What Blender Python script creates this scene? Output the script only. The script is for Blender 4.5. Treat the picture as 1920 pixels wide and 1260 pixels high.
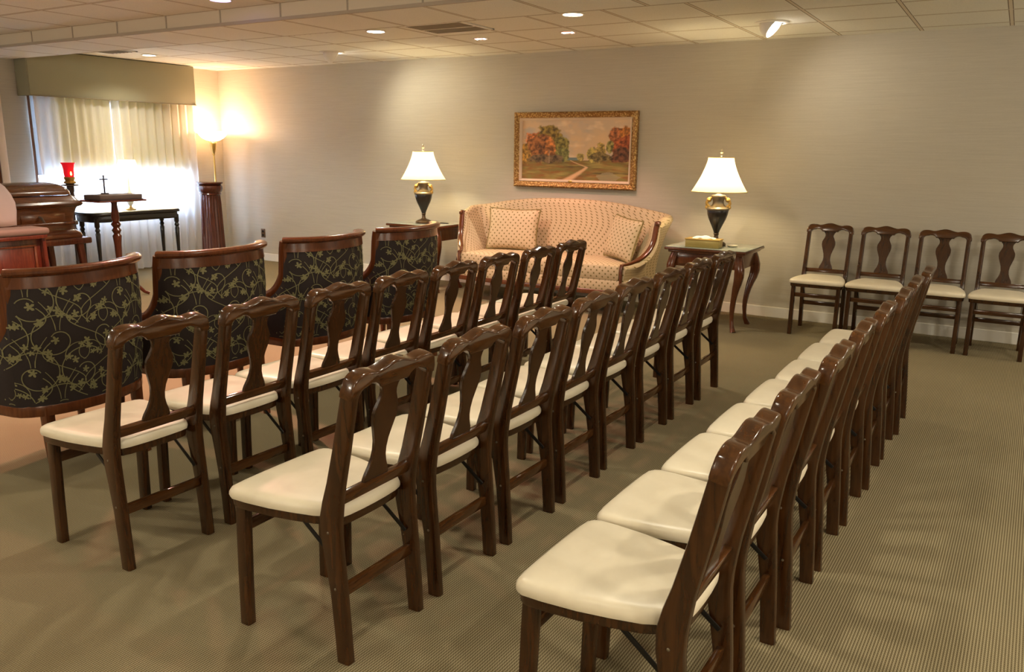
import bpy, bmesh, math, random
from mathutils import Vector, Matrix
random.seed(7)
PI = math.pi
D = bpy.data
C = bpy.context.scene.collection
for _o in list(D.objects):
    D.objects.remove(_o)

# ------------------------------------------------------------------ camera
scn = bpy.context.scene
cam = D.cameras.new('camera')
cam.sensor_fit = 'HORIZONTAL'
cam.sensor_width = 36.0
cam.lens = 1532.5 / 1920 * 36.0
cam.clip_start = 0.05
cam.clip_end = 200
camo = D.objects.new('camera', cam)
C.objects.link(camo)


def cam_matrix(yaw, pitch, roll, loc):
    cy, sy, cp, sp = math.cos(yaw), math.sin(yaw), math.cos(pitch), math.sin(pitch)
    f = Vector((-sy * cp, cy * cp, -sp))
    r = Vector((cy, sy, 0))
    u = r.cross(f)
    cr, sr = math.cos(roll), math.sin(roll)
    r2 = r * cr + u * sr
    u2 = -r * sr + u * cr
    m = Matrix((r2, u2, -f)).transposed().to_4x4()
    m.translation = loc
    return m


camo.matrix_world = cam_matrix(0.54472886, 0.22319781, 0.01278654, Vector((0.011, -0.017, 1.469)))
scn.camera = camo

# ------------------------------------------------------------------ world, exposure
w = D.worlds.new('world')
scn.world = w
w.use_nodes = True
wn = w.node_tree.nodes
wn['Background'].inputs[0].default_value = (0.54, 0.70, 1.0, 1)
wn['Background'].inputs[1].default_value = 11.0
scn.view_settings.view_transform = 'Standard'
scn.view_settings.look = 'None'
scn.view_settings.exposure = 1.62
scn.view_settings.gamma = 1.0
scn.view_settings.use_curve_mapping = False
scn.cycles.use_denoising = True
scn.cycles.max_bounces = 8
scn.cycles.diffuse_bounces = 5
scn.cycles.sample_clamp_indirect = 4.0
scn.cycles.caustics_reflective = False
scn.cycles.caustics_refractive = False

# ------------------------------------------------------------------ lights (recessed ceiling lamps of the room, plus added fill)
CEIL = 2.44
SOFFIT = 2.33


def spot(name, loc, energy, col, size=150, blend=0.6, aim=None, radius=0.05):
    l = D.lights.new(name, 'SPOT')
    l.energy = energy
    l.color = col
    l.spot_size = math.radians(size)
    l.spot_blend = blend
    l.shadow_soft_size = radius
    o = D.objects.new(name, l)
    C.objects.link(o)
    o.location = loc
    d = Vector(aim) - Vector(loc) if aim else Vector((0, 0, -1))
    o.rotation_euler = d.to_track_quat('-Z', 'Y').to_euler()
    return o


def point(name, loc, energy, col, radius=0.03):
    l = D.lights.new(name, 'POINT')
    l.energy = energy
    l.color = col
    l.shadow_soft_size = radius
    o = D.objects.new(name, l)
    C.objects.link(o)
    o.location = loc
    return o


WARM = (1.0, 0.92, 0.74)
PINK = (1.0, 0.45, 0.35)
# can lamps: x, y, energy, colour, ceiling height
CANS = [(-2.90, 5.58, 34, WARM), (-4.79, 5.62, 42, WARM), (-8.29, 5.94, 22, WARM)]
CANS_NEAR = [(-6.4, 1.9, 30, WARM), (-4.6, 1.0, 22, WARM), (-2.9, 2.9, 22, WARM), (-1.1, 2.6, 20, WARM),
             (0.75, 2.9, 30, WARM), (0.75, 5.4, 22, WARM), (-2.9, 0.2, 8, WARM), (-0.9, 0.3, 9, WARM), (1.2, 0.4, 12, WARM), (-6.6, 5.6, 36, WARM)]
CANS_PINK = [(-4.75, 3.75, 125, PINK), (-5.3, 2.3, 48, PINK)]
for i, (x, y, e, c) in enumerate(CANS + CANS_NEAR + CANS_PINK):
    spot('can_light', (x, y, CEIL - 0.012), e * 1.15, c, 140, 0.7)
# fill lights added out of view to brighten the ceiling, no fixtures there
for x, y, e in ((2.2, 6.9, 12), (2.2, 1.0, 26), (-3.0, -2.2, 24), (-8.6, -1.5, 20), (2.0, -2.2, 16)):
    point('added_fill_light', (x, y, 1.92), e * 1.2, (1.0, 0.92, 0.78), 0.12)
# small pink accents above the sofa
spot('accent_light', (-4.24, 6.40, CEIL - 0.02), 26, PINK, 70, 0.6, (-4.2, 6.95, 0.4), 0.03)
spot('accent_light', (-3.36, 6.39, CEIL - 0.02), 26, PINK, 70, 0.6, (-3.4, 6.95, 0.4), 0.03)
# eyeball wall washers
spot('eyeball_light', (-6.13, 6.70, CEIL - 0.12), 11, (1.0, 0.92, 0.66), 110, 1.0, (-5.6, 7.55, 1.6), 0.04)
spot('eyeball_light', (-1.66, 6.72, CEIL - 0.12), 5, (1.0, 0.88, 0.66), 120, 1.0, (-1.0, 7.55, 1.5), 0.04)


# ------------------------------------------------------------------ helpers
def setp(o, label=None, cat=None, group=None, kind=None):
    if label: o['label'] = label
    if cat: o['category'] = cat
    if group: o['group'] = group
    if kind: o['kind'] = kind
    return o


def thing(name, label, cat, loc=(0, 0, 0), rz=0, group=None):
    o = D.objects.new(name, None)
    o.empty_display_size = 0.1
    C.objects.link(o)
    o.location = loc
    o.rotation_euler = (0, 0, rz)
    return setp(o, label, cat, group)


def link(name, me, mats, parent=None, smooth=True, loc=None, rot=None):
    if not isinstance(mats, (list, tuple)): mats = [mats]
    for m in mats: me.materials.append(m)
    if smooth:
        me.shade_smooth()
        try:
            me.set_sharp_from_angle(angle=math.radians(38))
        except Exception:
            pass
    o = D.objects.new(name, me)
    C.objects.link(o)
    if parent: o.parent = parent
    if loc: o.location = loc
    if rot: o.rotation_euler = rot
    return o


class MB:
    """collects pieces of ONE part"""
    def __init__(s):
        s.v, s.f, s.m, s.uv = [], [], [], {}

    def add(s, v, f, mi=0, uv=None):
        b = len(s.v)
        s.v += [tuple(p) for p in v]
        for k, fc in enumerate(f):
            if uv is not None: s.uv[len(s.f)] = [uv[i] for i in fc]
            s.f.append([i + b for i in fc])
            s.m.append(mi)
        return s

    def box(s, c, d, bev=0.0, rot=None, mi=0, seg=2, taper=None):
        bm = bmesh.new()
        bmesh.ops.create_cube(bm, size=1)
        for v in bm.verts:
            v.co = Vector((v.co.x * d[0], v.co.y * d[1], v.co.z * d[2]))
            if taper and v.co.z < 0:
                v.co.x *= taper; v.co.y *= taper
        if bev > 0:
            bmesh.ops.bevel(bm, geom=list(bm.edges), offset=bev, segments=seg, profile=0.5, affect='EDGES', clamp_overlap=True)
        M = Matrix.Translation(Vector(c)) @ (rot.to_4x4() if rot else Matrix.Identity(4))
        return s.frombm(bm, M, mi)

    def frombm(s, bm, M=None, mi=0):
        bm.verts.ensure_lookup_table()
        if M is not None: bmesh.ops.transform(bm, matrix=M, verts=bm.verts)
        s.add([v.co.copy() for v in bm.verts], [[v.index for v in f.verts] for f in bm.faces], mi)
        bm.free()
        return s

    def grid(s, P, mi=0, cu=False, cv=False, uv=True, flip=False):
        """P[i][j] points"""
        n, m = len(P), len(P[0])
        v = [p for row in P for p in row]
        U = [[0.0] * m for _ in range(n)]
        V = [[0.0] * m for _ in range(n)]
        for i in range(n):
            for j in range(m):
                if i: V[i][j] = V[i - 1][j] + (Vector(P[i][j]) - Vector(P[i - 1][j])).length
                if j: U[i][j] = U[i][j - 1] + (Vector(P[i][j]) - Vector(P[i][j - 1])).length
        f = []; uvl = []
        b = len(s.v)
        s.v += [tuple(p) for p in v]
        for i in range(n if cv else n - 1):
            for j in range(m if cu else m - 1):
                i2, j2 = (i + 1) % n, (j + 1) % m
                q = [(i, j), (i, j2), (i2, j2), (i2, j)]
                if flip: q.reverse()
                u = []
                for (a, c) in q:
                    uu = U[a][c] if not (cu and j2 == 0 and c == 0) else U[a][m - 1] + 0.01
                    vv = V[a][c] if not (cv and i2 == 0 and a == 0) else V[n - 1][c] + 0.01
                    u.append((uu, vv))
                s.uv[len(s.f)] = u
                s.f.append([b + a * m + c for a, c in q])
                s.m.append(mi)
        return s

    def lathe(s, prof, c=(0, 0, 0), seg=24, mi=0, cap=True, sx=1, sy=1, flute=None):
        P = []
        for (r, z) in prof:
            row = []
            for k in range(seg):
                a = 2 * PI * k / seg
                rr = r
                if flute: rr = r * (1 - flute[1] * (0.5 + 0.5 * math.cos(a * flute[0]))) if flute[2] <= z <= flute[3] else r
                row.append((c[0] + rr * math.cos(a) * sx, c[1] + rr * math.sin(a) * sy, c[2] + z))
            P.append(row)
        s.grid(P, mi, cu=True)
        if cap:
            b = len(s.v) - len(prof) * seg
            s.f.append([b + k for k in reversed(range(seg))]); s.m.append(mi)
            s.f.append([b + (len(prof) - 1) * seg + k for k in range(seg)]); s.m.append(mi)
        return s

    def sweep(s, path, sect, lat=(1, 0, 0), mi=0, cap=True):
        """sweep sections (list of (a,b) per path point, or one section) along path; a along lat, b along T x lat"""
        n = len(path)
        path = [Vector(p) for p in path]
        P = []
        for i, p in enumerate(path):
            t = (path[min(i + 1, n - 1)] - path[max(i - 1, 0)]).normalized()
            L = Vector(lat[i] if isinstance(lat, list) else lat)
            L = (L - t * L.dot(t)).normalized()
            N = t.cross(L)
            sc = sect[i] if isinstance(sect[0][0], (list, tuple)) else sect
            P.append([p + L * a + N * b for a, b in sc])
        m = len(P[0])
        s.grid(P, mi, cu=True)
        if cap:
            b = len(s.v) - n * m
            s.f.append([b + k for k in reversed(range(m))]); s.m.append(mi)
            s.f.append([b + (n - 1) * m + k for k in range(m)]); s.m.append(mi)
        return s

    def prism(s, pts, y0, y1, bev=0.0, M=None, mi=0, seg=2):
        """outline in XZ extruded along Y"""
        bm = bmesh.new()
        vs = [bm.verts.new((p[0], y0, p[1])) for p in pts]
        f = bm.faces.new(vs)
        r = bmesh.ops.extrude_face_region(bm, geom=[f])
        nv = [g for g in r['geom'] if isinstance(g, bmesh.types.BMVert)]
        bmesh.ops.translate(bm, verts=nv, vec=(0, y1 - y0, 0))
        bmesh.ops.recalc_face_normals(bm, faces=bm.faces)
        if bev > 0:
            ed = [e for e in bm.edges if abs(e.verts[0].co.y - e.verts[1].co.y) < 1e-6]
            bmesh.ops.bevel(bm, geom=ed, offset=bev, segments=seg, profile=0.5, affect='EDGES', clamp_overlap=True)
        return s.frombm(bm, M, mi)

    def build(s, name, mats, parent=None, smooth=True, fixn=True, **k):
        me = D.meshes.new(name)
        me.from_pydata(s.v, [], s.f)
        me.polygons.foreach_set('material_index', s.m)
        if s.uv:
            ul = me.uv_layers.new(name='UVMap')
            for pi, p in enumerate(me.polygons):
                if pi in s.uv:
                    for li, c in zip(p.loop_indices, s.uv[pi]): ul.data[li].uv = c
        if fixn:
            bm = bmesh.new(); bm.from_mesh(me)
            bmesh.ops.recalc_face_normals(bm, faces=bm.faces)
            bm.to_mesh(me); bm.free()
        me.validate()
        me.update()
        return link(name, me, mats, parent, smooth, **k)


def rsec(w, d, c=0.25, n=2):
    """rounded rectangle section w x d"""
    r = min(w, d) * c
    out = []
    for (sx, sy, a0) in ((1, 1, 0), (-1, 1, 90), (-1, -1, 180), (1, -1, 270)):
        for k in range(n + 1):
            a = math.radians(a0 + 90 * k / n)
            out.append((sx * (w / 2 - r) + r * math.cos(a), sy * (d / 2 - r) + r * math.sin(a)))
    return out


def circ(r, n=10, sx=1, sy=1):
    return [(r * sx * math.cos(2 * PI * k / n), r * sy * math.sin(2 * PI * k / n)) for k in range(n)]


def lerp(a, b, t): return a + (b - a) * t


def interp(tab, x):
    if x <= tab[0][0]: return tab[0][1]
    for (x0, y0), (x1, y1) in zip(tab, tab[1:]):
        if x <= x1:
            t = (x - x0) / (x1 - x0)
            t = t * t * (3 - 2 * t)
            return lerp(y0, y1, t)
    return tab[-1][1]


def copy_tree(o, parent=None):
    c = o.copy()
    C.objects.link(c)
    c.parent = parent
    for ch in list(o.children): copy_tree(ch, c)
    return c


# ------------------------------------------------------------------ materials
def mat(name, col, rough=0.5, metal=0.0, spec=0.5, coat=0.0):
    m = D.materials.new(name)
    m.use_nodes = True
    b = m.node_tree.nodes['Principled BSDF']
    b.inputs['Base Color'].default_value = (*col, 1)
    b.inputs['Roughness'].default_value = rough
    b.inputs['Metallic'].default_value = metal
    b.inputs['Specular IOR Level'].default_value = spec
    b.inputs['Coat Weight'].default_value = coat
    b.inputs['Coat Roughness'].default_value = 0.12
    return m


def N(m, t, **k):
    n = m.node_tree.nodes.new(t)
    for a, v in k.items():
        if hasattr(n, a): setattr(n, a, v)
    return n


def L(m, a, b): m.node_tree.links.new(a, b)


def ramp(m, fac, stops):
    r = N(m, 'ShaderNodeValToRGB')
    e = r.color_ramp.elements
    e[0].position, e[0].color = stops[0][0], (*stops[0][1], 1)
    e[1].position, e[1].color = stops[-1][0], (*stops[-1][1], 1)
    for p, c in stops[1:-1]:
        q = e.new(p); q.color = (*c, 1)
    L(m, fac, r.inputs[0])
    return r.outputs[0]


def mapping(m, src='Object', scale=(1, 1, 1), loc=(0, 0, 0), rot=(0, 0, 0)):
    tc = N(m, 'ShaderNodeTexCoord'); mp = N(m, 'ShaderNodeMapping')
    mp.inputs['Scale'].default_value = scale
    mp.inputs['Location'].default_value = loc
    mp.inputs['Rotation'].default_value = rot
    L(m, tc.outputs[src], mp.inputs[0])
    return mp.outputs[0]


def noise(m, vec, scale, detail=3, rough=0.5, dist=0.0):
    n = N(m, 'ShaderNodeTexNoise')
    n.inputs['Scale'].default_value = scale
    n.inputs['Detail'].default_value = detail
    n.inputs['Roughness'].default_value = rough
    n.inputs['Distortion'].default_value = dist
    L(m, vec, n.inputs['Vector'])
    return n.outputs[0]


def bump(m, h, strength=0.2, dist=0.01):
    b = N(m, 'ShaderNodeBump')
    b.inputs['Strength'].default_value = strength
    b.inputs['Distance'].default_value = dist
    L(m, h, b.inputs['Height'])
    L(m, b.outputs[0], m.node_tree.nodes['Principled BSDF'].inputs['Normal'])
    return b


def base(m, out): L(m, out, m.node_tree.nodes['Principled BSDF'].inputs['Base Color'])


def mathn(m, op, a, b=None, c=None):
    n = N(m, 'ShaderNodeMath'); n.operation = op
    for i, x in enumerate((a, b, c)):
        if x is None: continue
        if isinstance(x, (int, float)): n.inputs[i].default_value = x
        else: L(m, x, n.inputs[i])
    return n.outputs[0]


def wood(name, dark, light, rough=0.22, scale=(14, 14, 1.6), coat=0.18):
    m = mat(name, light, rough, coat=coat)
    v = mapping(m, 'Object', scale)
    n1 = noise(m, v, 3.0, 5, 0.6, 1.2)
    base(m, ramp(m, n1, [(0.32, dark), (0.68, light)]))
    return m


M = {}
M['walnut'] = wood('walnut', (0.026, 0.009, 0.0025), (0.062, 0.022, 0.0055), 0.2)
M['walnut_x'] = wood('walnut_across', (0.038, 0.013, 0.0035), (0.088, 0.032, 0.008), 0.15, (1.6, 14, 14))
M['cherry'] = wood('cherry', (0.072, 0.019, 0.006), (0.115, 0.033, 0.009), 0.2)
M['mahog'] = wood('mahogany', (0.055, 0.011, 0.005), (0.115, 0.025, 0.010), 0.25)
M['casket'] = wood('casket_wood', (0.08, 0.026, 0.009), (0.15, 0.052, 0.017), 0.2, (8, 1.2, 8), 0.4)
M['ebony'] = mat('ebony', (0.010, 0.008, 0.008), 0.25, coat=0.3)
M['metal_dk'] = mat('dark_brace_steel', (0.03, 0.028, 0.026), 0.4, 0.8)
M['steel'] = mat('bolt_steel', (0.5, 0.47, 0.42), 0.3, 1.0)
M['bolt'] = mat('dull_bolt', (0.30, 0.26, 0.2), 0.4, 1.0)
M['brass'] = mat('brass', (0.62, 0.42, 0.14), 0.28, 1.0)
M['gold'] = mat('gold_leaf', (0.60, 0.40, 0.13), 0.42, 0.7)
M['white_paint'] = mat('white_paint', (0.82, 0.78, 0.70), 0.35)
M['plastic_white'] = mat('ceiling_white', (0.78, 0.75, 0.70), 0.5)
M['dark_gap'] = mat('dark_gap', (0.02, 0.018, 0.016), 0.9)

# cream vinyl
m = M['vinyl'] = mat('cream_vinyl', (0.80, 0.66, 0.43), 0.36, spec=0.45)
v = mapping(m, 'Object', (1, 1, 1))
nn = noise(m, v, 5.0, 4, 0.6, 0.4)
base(m, ramp(m, nn, [(0.25, (0.67, 0.585, 0.43)), (0.75, (0.79, 0.705, 0.54))]))
bump(m, noise(m, v, 240, 2), 0.06, 0.002)

# carpet: woven loops
m = M['carpet'] = mat('carpet', (0.26, 0.2, 0.12), 0.95, spec=0.12)
v = mapping(m, 'Object', (1, 1, 1), rot=(0, 0, 0.02))
sx = N(m, 'ShaderNodeSeparateXYZ'); L(m, v, sx.inputs[0])
fx = mathn(m, 'MULTIPLY', sx.outputs[0], 2 * PI / 0.0088)
fy = mathn(m, 'MULTIPLY', sx.outputs[1], 2 * PI / 0.0125)
wv = mathn(m, 'MULTIPLY', mathn(m, 'SINE', fx), mathn(m, 'SINE', fy))
row = mathn(m, 'SINE', fx)
h = mathn(m, 'MULTIPLY_ADD', wv, 0.13, mathn(m, 'MULTIPLY_ADD', row, 0.27, 0.5))
fine = noise(m, v, 260, 2, 0.7)
h2 = mathn(m, 'ADD', h, mathn(m, 'MULTIPLY_ADD', fine, 0.5, -0.25))
big = noise(m, v, 1.1, 3, 0.5)
h3 = mathn(m, 'ADD', h2, mathn(m, 'MULTIPLY_ADD', big, 0.22, -0.11))
base(m, ramp(m, h3, [(0.15, (0.085, 0.062, 0.030)), (0.5, (0.205, 0.164, 0.090)), (0.87, (0.345, 0.290, 0.180))]))
bump(m, h2, 0.35, 0.004)

# grasscloth wallpaper
m = M['wall'] = mat('grasscloth', (0.5, 0.43, 0.35), 0.55, spec=0.3)
v = mapping(m, 'Object', (2.2, 2.2, 70))
n1 = noise(m, v, 1.6, 4, 0.6, 0.3)
n2 = noise(m, mapping(m, 'Object', (60, 60, 300)), 1.0, 2, 0.6)
hh = mathn(m, 'ADD', mathn(m, 'MULTIPLY', n1, 0.7), mathn(m, 'MULTIPLY', n2, 0.3))
base(m, ramp(m, hh, [(0.3, (0.465, 0.425, 0.350)), (0.7, (0.535, 0.493, 0.410))]))
bump(m, hh, 0.15, 0.002)

# ceiling tile with grid
X0, TS, YL = -8.196, 0.6168, 6.742


def tile_mat(name, ox, oy):
    m = mat(name, (0.7, 0.66, 0.6), 0.8, spec=0.2)
    v = mapping(m, 'Object', (1, 1, 1), loc=(-ox, -oy, 0))
    s_ = N(m, 'ShaderNodeSeparateXYZ'); L(m, v, s_.inputs[0])

    def line(o):
        t = mathn(m, 'DIVIDE', o, TS)
        f = mathn(m, 'SUBTRACT', t, mathn(m, 'ROUND', t))
        return mathn(m, 'ABSOLUTE', f)
    dx = line(s_.outputs[0]); dy = line(s_.outputs[1])
    d = mathn(m, 'MINIMUM', dx, dy)
    bar = mathn(m, 'LESS_THAN', d, 0.0185)
    edge = mathn(m, 'LESS_THAN', mathn(m, 'ABSOLUTE', mathn(m, 'SUBTRACT', d, 0.0215)), 0.0045)
    sp = noise(m, v, 160, 3, 0.7)
    tile = ramp(m, sp, [(0.30, (0.66, 0.65, 0.58)), (0.48, (0.82, 0.81, 0.74))])
    mx = N(m, 'ShaderNodeMix'); mx.data_type = 'RGBA'
    L(m, bar, mx.inputs[0]); L(m, tile, mx.inputs[6]); mx.inputs[7].default_value = (0.68, 0.61, 0.50, 1)
    mx2 = N(m, 'ShaderNodeMix'); mx2.data_type = 'RGBA'
    L(m, edge, mx2.inputs[0]); L(m, mx.outputs[2], mx2.inputs[6]); mx2.inputs[7].default_value = (0.19, 0.15, 0.10, 1)
    base(m, mx2.outputs[2])
    bump(m, mathn(m, 'MULTIPLY_ADD', edge, -1.0, mathn(m, 'MULTIPLY', sp, 0.12)), 0.3, 0.006)
    return m


M['tile'] = tile_mat('ceiling_tile', X0, YL)
M['tile_fascia'] = tile_mat('fascia_tile', X0, 1000.3 * TS)

# sofa brocade with small dots (UV in metres)
m = M['brocade'] = mat('dotted_brocade', (0.7, 0.52, 0.35), 0.6, spec=0.3)
v = mapping(m, 'UV', (1, 1, 1))
s_ = N(m, 'ShaderNodeSeparateXYZ'); L(m, v, s_.inputs[0])


def lattice(m, ux, uy, p, off, r):
    a = mathn(m, 'ADD', mathn(m, 'DIVIDE', ux, p), off)
    b = mathn(m, 'ADD', mathn(m, 'DIVIDE', uy, p), off)
    fa = mathn(m, 'ABSOLUTE', mathn(m, 'SUBTRACT', a, mathn(m, 'ROUND', a)))
    fb = mathn(m, 'ABSOLUTE', mathn(m, 'SUBTRACT', b, mathn(m, 'ROUND', b)))
    return mathn(m, 'LESS_THAN', mathn(m, 'ADD', fa, fb), r)


dots = mathn(m, 'MAXIMUM', lattice(m, s_.outputs[0], s_.outputs[1], 0.056, 0.0, 0.17), lattice(m, s_.outputs[0], s_.outputs[1], 0.056, 0.5, 0.17))
weave = noise(m, mapping(m, 'UV', (1, 1, 1)), 180, 2)
clo = ramp(m, weave, [(0.3, (0.45, 0.345, 0.215)), (0.7, (0.54, 0.425, 0.275))])
mx = N(m, 'ShaderNodeMix'); mx.data_type = 'RGBA'
L(m, dots, mx.inputs[0]); L(m, clo, mx.inputs[6]); mx.inputs[7].default_value = (0.16, 0.12, 0.035, 1)
base(m, mx.outputs[2])
bump(m, weave, 0.1, 0.002)
M['fringe'] = mat('olive_fringe', (0.20, 0.15, 0.05), 0.8)
M['dark_cloth'] = mat('dark_brown_upholstery', (0.022, 0.015, 0.014), 0.75, spec=0.25)
M['vine'] = mat('olive_vine_thread', (0.17, 0.155, 0.07), 0.6, spec=0.3)
M['pink_cloth'] = mat('pale_cloth', (0.74, 0.58, 0.57), 0.75)
M['pad'] = mat('mauve_pad_cloth', (0.15, 0.12, 0.095), 0.7)
M['valance'] = mat('valance_cloth', (0.30, 0.285, 0.195), 0.85)
v = mapping(M['valance'], 'Object', (1, 160, 160))
bump(M['valance'], noise(M['valance'], v, 1.0, 2), 0.15, 0.002)


def translucent(name, col, amount=0.6, transp=0.0, emit=None):
    m = D.materials.new(name)
    m.use_nodes = True
    nt = m.node_tree
    nt.nodes.clear()
    out = N(m, 'ShaderNodeOutputMaterial')
    d = N(m, 'ShaderNodeBsdfDiffuse'); t = N(m, 'ShaderNodeBsdfTranslucent')
    d.inputs[0].default_value = (*col, 1); t.inputs[0].default_value = (*col, 1)
    mx = N(m, 'ShaderNodeMixShader'); mx.inputs[0].default_value = amount
    L(m, d.outputs[0], mx.inputs[1]); L(m, t.outputs[0], mx.inputs[2])
    last = mx.outputs[0]
    if transp > 0:
        tr = N(m, 'ShaderNodeBsdfTransparent'); m2 = N(m, 'ShaderNodeMixShader'); m2.inputs[0].default_value = transp
        L(m, last, m2.inputs[1]); L(m, tr.outputs[0], m2.inputs[2]); last = m2.outputs[0]
    if emit:
        e = N(m, 'ShaderNodeEmission'); e.inputs[0].default_value = (*emit[0], 1); e.inputs[1].default_value = emit[1]
        ad = N(m, 'ShaderNodeAddShader'); L(m, last, ad.inputs[0]); L(m, e.outputs[0], ad.inputs[1]); last = ad.outputs[0]
    L(m, last, out.inputs[0])
    return m


def emission(name, col, s):
    m = D.materials.new(name); m.use_nodes = True
    b = m.node_tree.nodes['Principled BSDF']
    b.inputs['Base Color'].default_value = (*col, 1)
    b.inputs['Emission Color'].default_value = (*col, 1)
    b.inputs['Emission Strength'].default_value = s
    return m


M['sheer'] = translucent('sheer_curtain', (0.80, 0.78, 0.77), 0.42, 0.08)
M['drape'] = translucent('gold_drape', (0.84, 0.58, 0.11), 0.78)
M['blind'] = translucent('blind_cloth', (0.42, 0.42, 0.42), 0.5)
M['drape_side'] = translucent('taupe_drape', (0.24, 0.15, 0.11), 0.2)
M['shade'] = translucent('lamp_shade_silk', (0.84, 0.70, 0.46), 0.6, 0.0, ((1.0, 0.80, 0.46), 0.12))
M['torch_glass'] = translucent('torchiere_glass', (0.98, 0.85, 0.62), 0.7, 0.0, ((1.0, 0.72, 0.38), 0.25))
M['bulb_warm'] = emission('lit_lamp_warm', (1.0, 0.86, 0.6), 6)
M['bulb_white'] = emission('lit_lamp_white', (1.0, 0.93, 0.82), 12)
M['bulb_pink'] = emission('lit_lamp_pink', (1.0, 0.25, 0.22), 3)
M['bulb_violet'] = emission('lit_lamp_violet', (0.55, 0.4, 1.0), 3)
M['flame'] = emission('candle_flame', (1.0, 0.35, 0.05), 8)
m = M['glass'] = D.materials.new('window_glass')
m.use_nodes = True
m.node_tree.nodes.clear()
_o = N(m, 'ShaderNodeOutputMaterial'); _t = N(m, 'ShaderNodeBsdfTransparent'); _g = N(m, 'ShaderNodeBsdfGlossy'); _x = N(m, 'ShaderNodeMixShader')
_t.inputs[0].default_value = (0.95, 0.97, 0.97, 1); _g.inputs['Roughness'].default_value = 0.02; _x.inputs[0].default_value = 0.06
L(m, _t.outputs[0], _x.inputs[1]); L(m, _g.outputs[0], _x.inputs[2]); L(m, _x.outputs[0], _o.inputs[0])
m = M['red_glass'] = mat('red_glass', (0.75, 0.01, 0.02), 0.15)
m.node_tree.nodes['Principled BSDF'].inputs['Emission Color'].default_value = (0.8, 0.01, 0.02, 1)
m.node_tree.nodes['Principled BSDF'].inputs['Emission Strength'].default_value = 0.16
m = M['glass_top'] = mat('glass_table_top', (0.30, 0.33, 0.28), 0.06, spec=0.9)

# ------------------------------------------------------------------ room shell
XL, XR, YF, YN = -9.15, 2.6, 7.556, -2.6


def struct(name, mb, m, parent=None, **k):
    o = mb.build(name, m, parent, smooth=False, **k)
    if parent is None: o['kind'] = 'structure'
    return o


struct('floor', MB().box(((XL + XR) / 2, (YF + YN) / 2, -0.05), (XR - XL + 0.4, YF - YN + 0.4, 0.1)), M['carpet'])
struct('wall_far', MB().box(((XL + XR) / 2, YF + 0.08, 1.35), (XR - XL + 0.32, 0.16, 2.7)), M['wall'])
struct('wall_right', MB().box((XR + 0.08, (YF + YN) / 2, 1.35), (0.16, YF - YN, 2.7)), M['wall'])
struct('wall_near', MB().box(((XL + XR) / 2, YN - 0.08, 1.35), (XR - XL + 0.32, 0.16, 2.7)), M['wall'])
# left wall with window opening
WY0, WY1, WZ0, WZ1 = 5.03, 6.93, 0.70, 2.02
mb = MB()
mb.box((XL - 0.08, (YN + WY0) / 2, 1.35), (0.16, WY0 - YN, 2.7))
mb.box((XL - 0.08, (WY1 + YF) / 2, 1.35), (0.16, YF - WY1, 2.7))
mb.box((XL - 0.08, (WY0 + WY1) / 2, WZ0 / 2), (0.16, WY1 - WY0, WZ0))
mb.box((XL - 0.08, (WY0 + WY1) / 2, (WZ1 + 2.7) / 2), (0.16, WY1 - WY0, 2.7 - WZ1))
struct('wall_left', mb, M['wall'])
win = D.objects.new('window_1', None); C.objects.link(win); win.location = (XL - 0.09, (WY0 + WY1) / 2, 0); win['kind'] = 'structure'
hw, zc, hz = (WY1 - WY0) / 2, (WZ0 + WZ1) / 2, (WZ1 - WZ0) / 2
mb = MB()
for yy in (-hw + 0.03, 0, hw - 0.03): mb.box((0, yy, zc), (0.06, 0.06, 2 * hz), 0.004)
for zz in (WZ0 + 0.03, WZ1 - 0.03): mb.box((0, 0, zz), (0.06, 2 * hw, 0.06), 0.004)
mb.build('window_frame', M['white_paint'], win)
MB().box((0, 0, zc), (0.006, 2 * hw - 0.1, 2 * hz - 0.1)).build('pane', M['glass'], win)
MB().box((0.085, 0, WZ0 - 0.015), (0.10, 2 * hw + 0.06, 0.03), 0.005).build('window_sill', M['white_paint'], win)

# ceiling: main slab with dropped beam
SY0, SY1 = YL - 4 * TS, YL - 3 * TS          # beam between these
mb = MB()
mb.box(((XL + XR) / 2, (SY1 + YF) / 2, CEIL + 0.05), (XR - XL + 0.3, YF - SY1 + 0.3, 0.1))
mb.box(((XL + XR) / 2, (YN + SY1) / 2, CEIL + 0.05), (XR - XL + 0.3, SY1 - YN, 0.1))
struct('ceiling', mb, M['tile'])
struct('ceiling_beam', MB().box(((XL + XR) / 2, (SY0 + SY1) / 2, (SOFFIT + CEIL) / 2), (XR - XL, SY1 - SY0, CEIL - SOFFIT)), M['tile'])
mb = MB()
mb.box(((XL + XR) / 2, SY0 - 0.006, SOFFIT + 0.008), (XR - XL, 0.014, 0.022), 0.002)
for k in range(-2, 20):
    mb.box((X0 + k * TS, SY0 - 0.003, (SOFFIT + CEIL) / 2), (0.012, 0.004, CEIL - SOFFIT))
o = struct('trim_1', mb, mat('grid_trim', (0.42, 0.36, 0.29), 0.6))

# baseboards
bb = MB().box(((XL + XR) / 2, YF - 0.008, 0.048), (XR - XL, 0.016, 0.096), 0.004)
struct('baseboard_far', bb, M['white_paint'])
struct('baseboard_left', MB().box((XL + 0.008, (YN + YF) / 2, 0.048), (0.016, YF - YN - 0.04, 0.096), 0.004), M['white_paint'])
struct('baseboard_right', MB().box((XR - 0.008, (YN + YF) / 2, 0.048), (0.016, YF - YN - 0.04, 0.096), 0.004), M['white_paint'])
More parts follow.
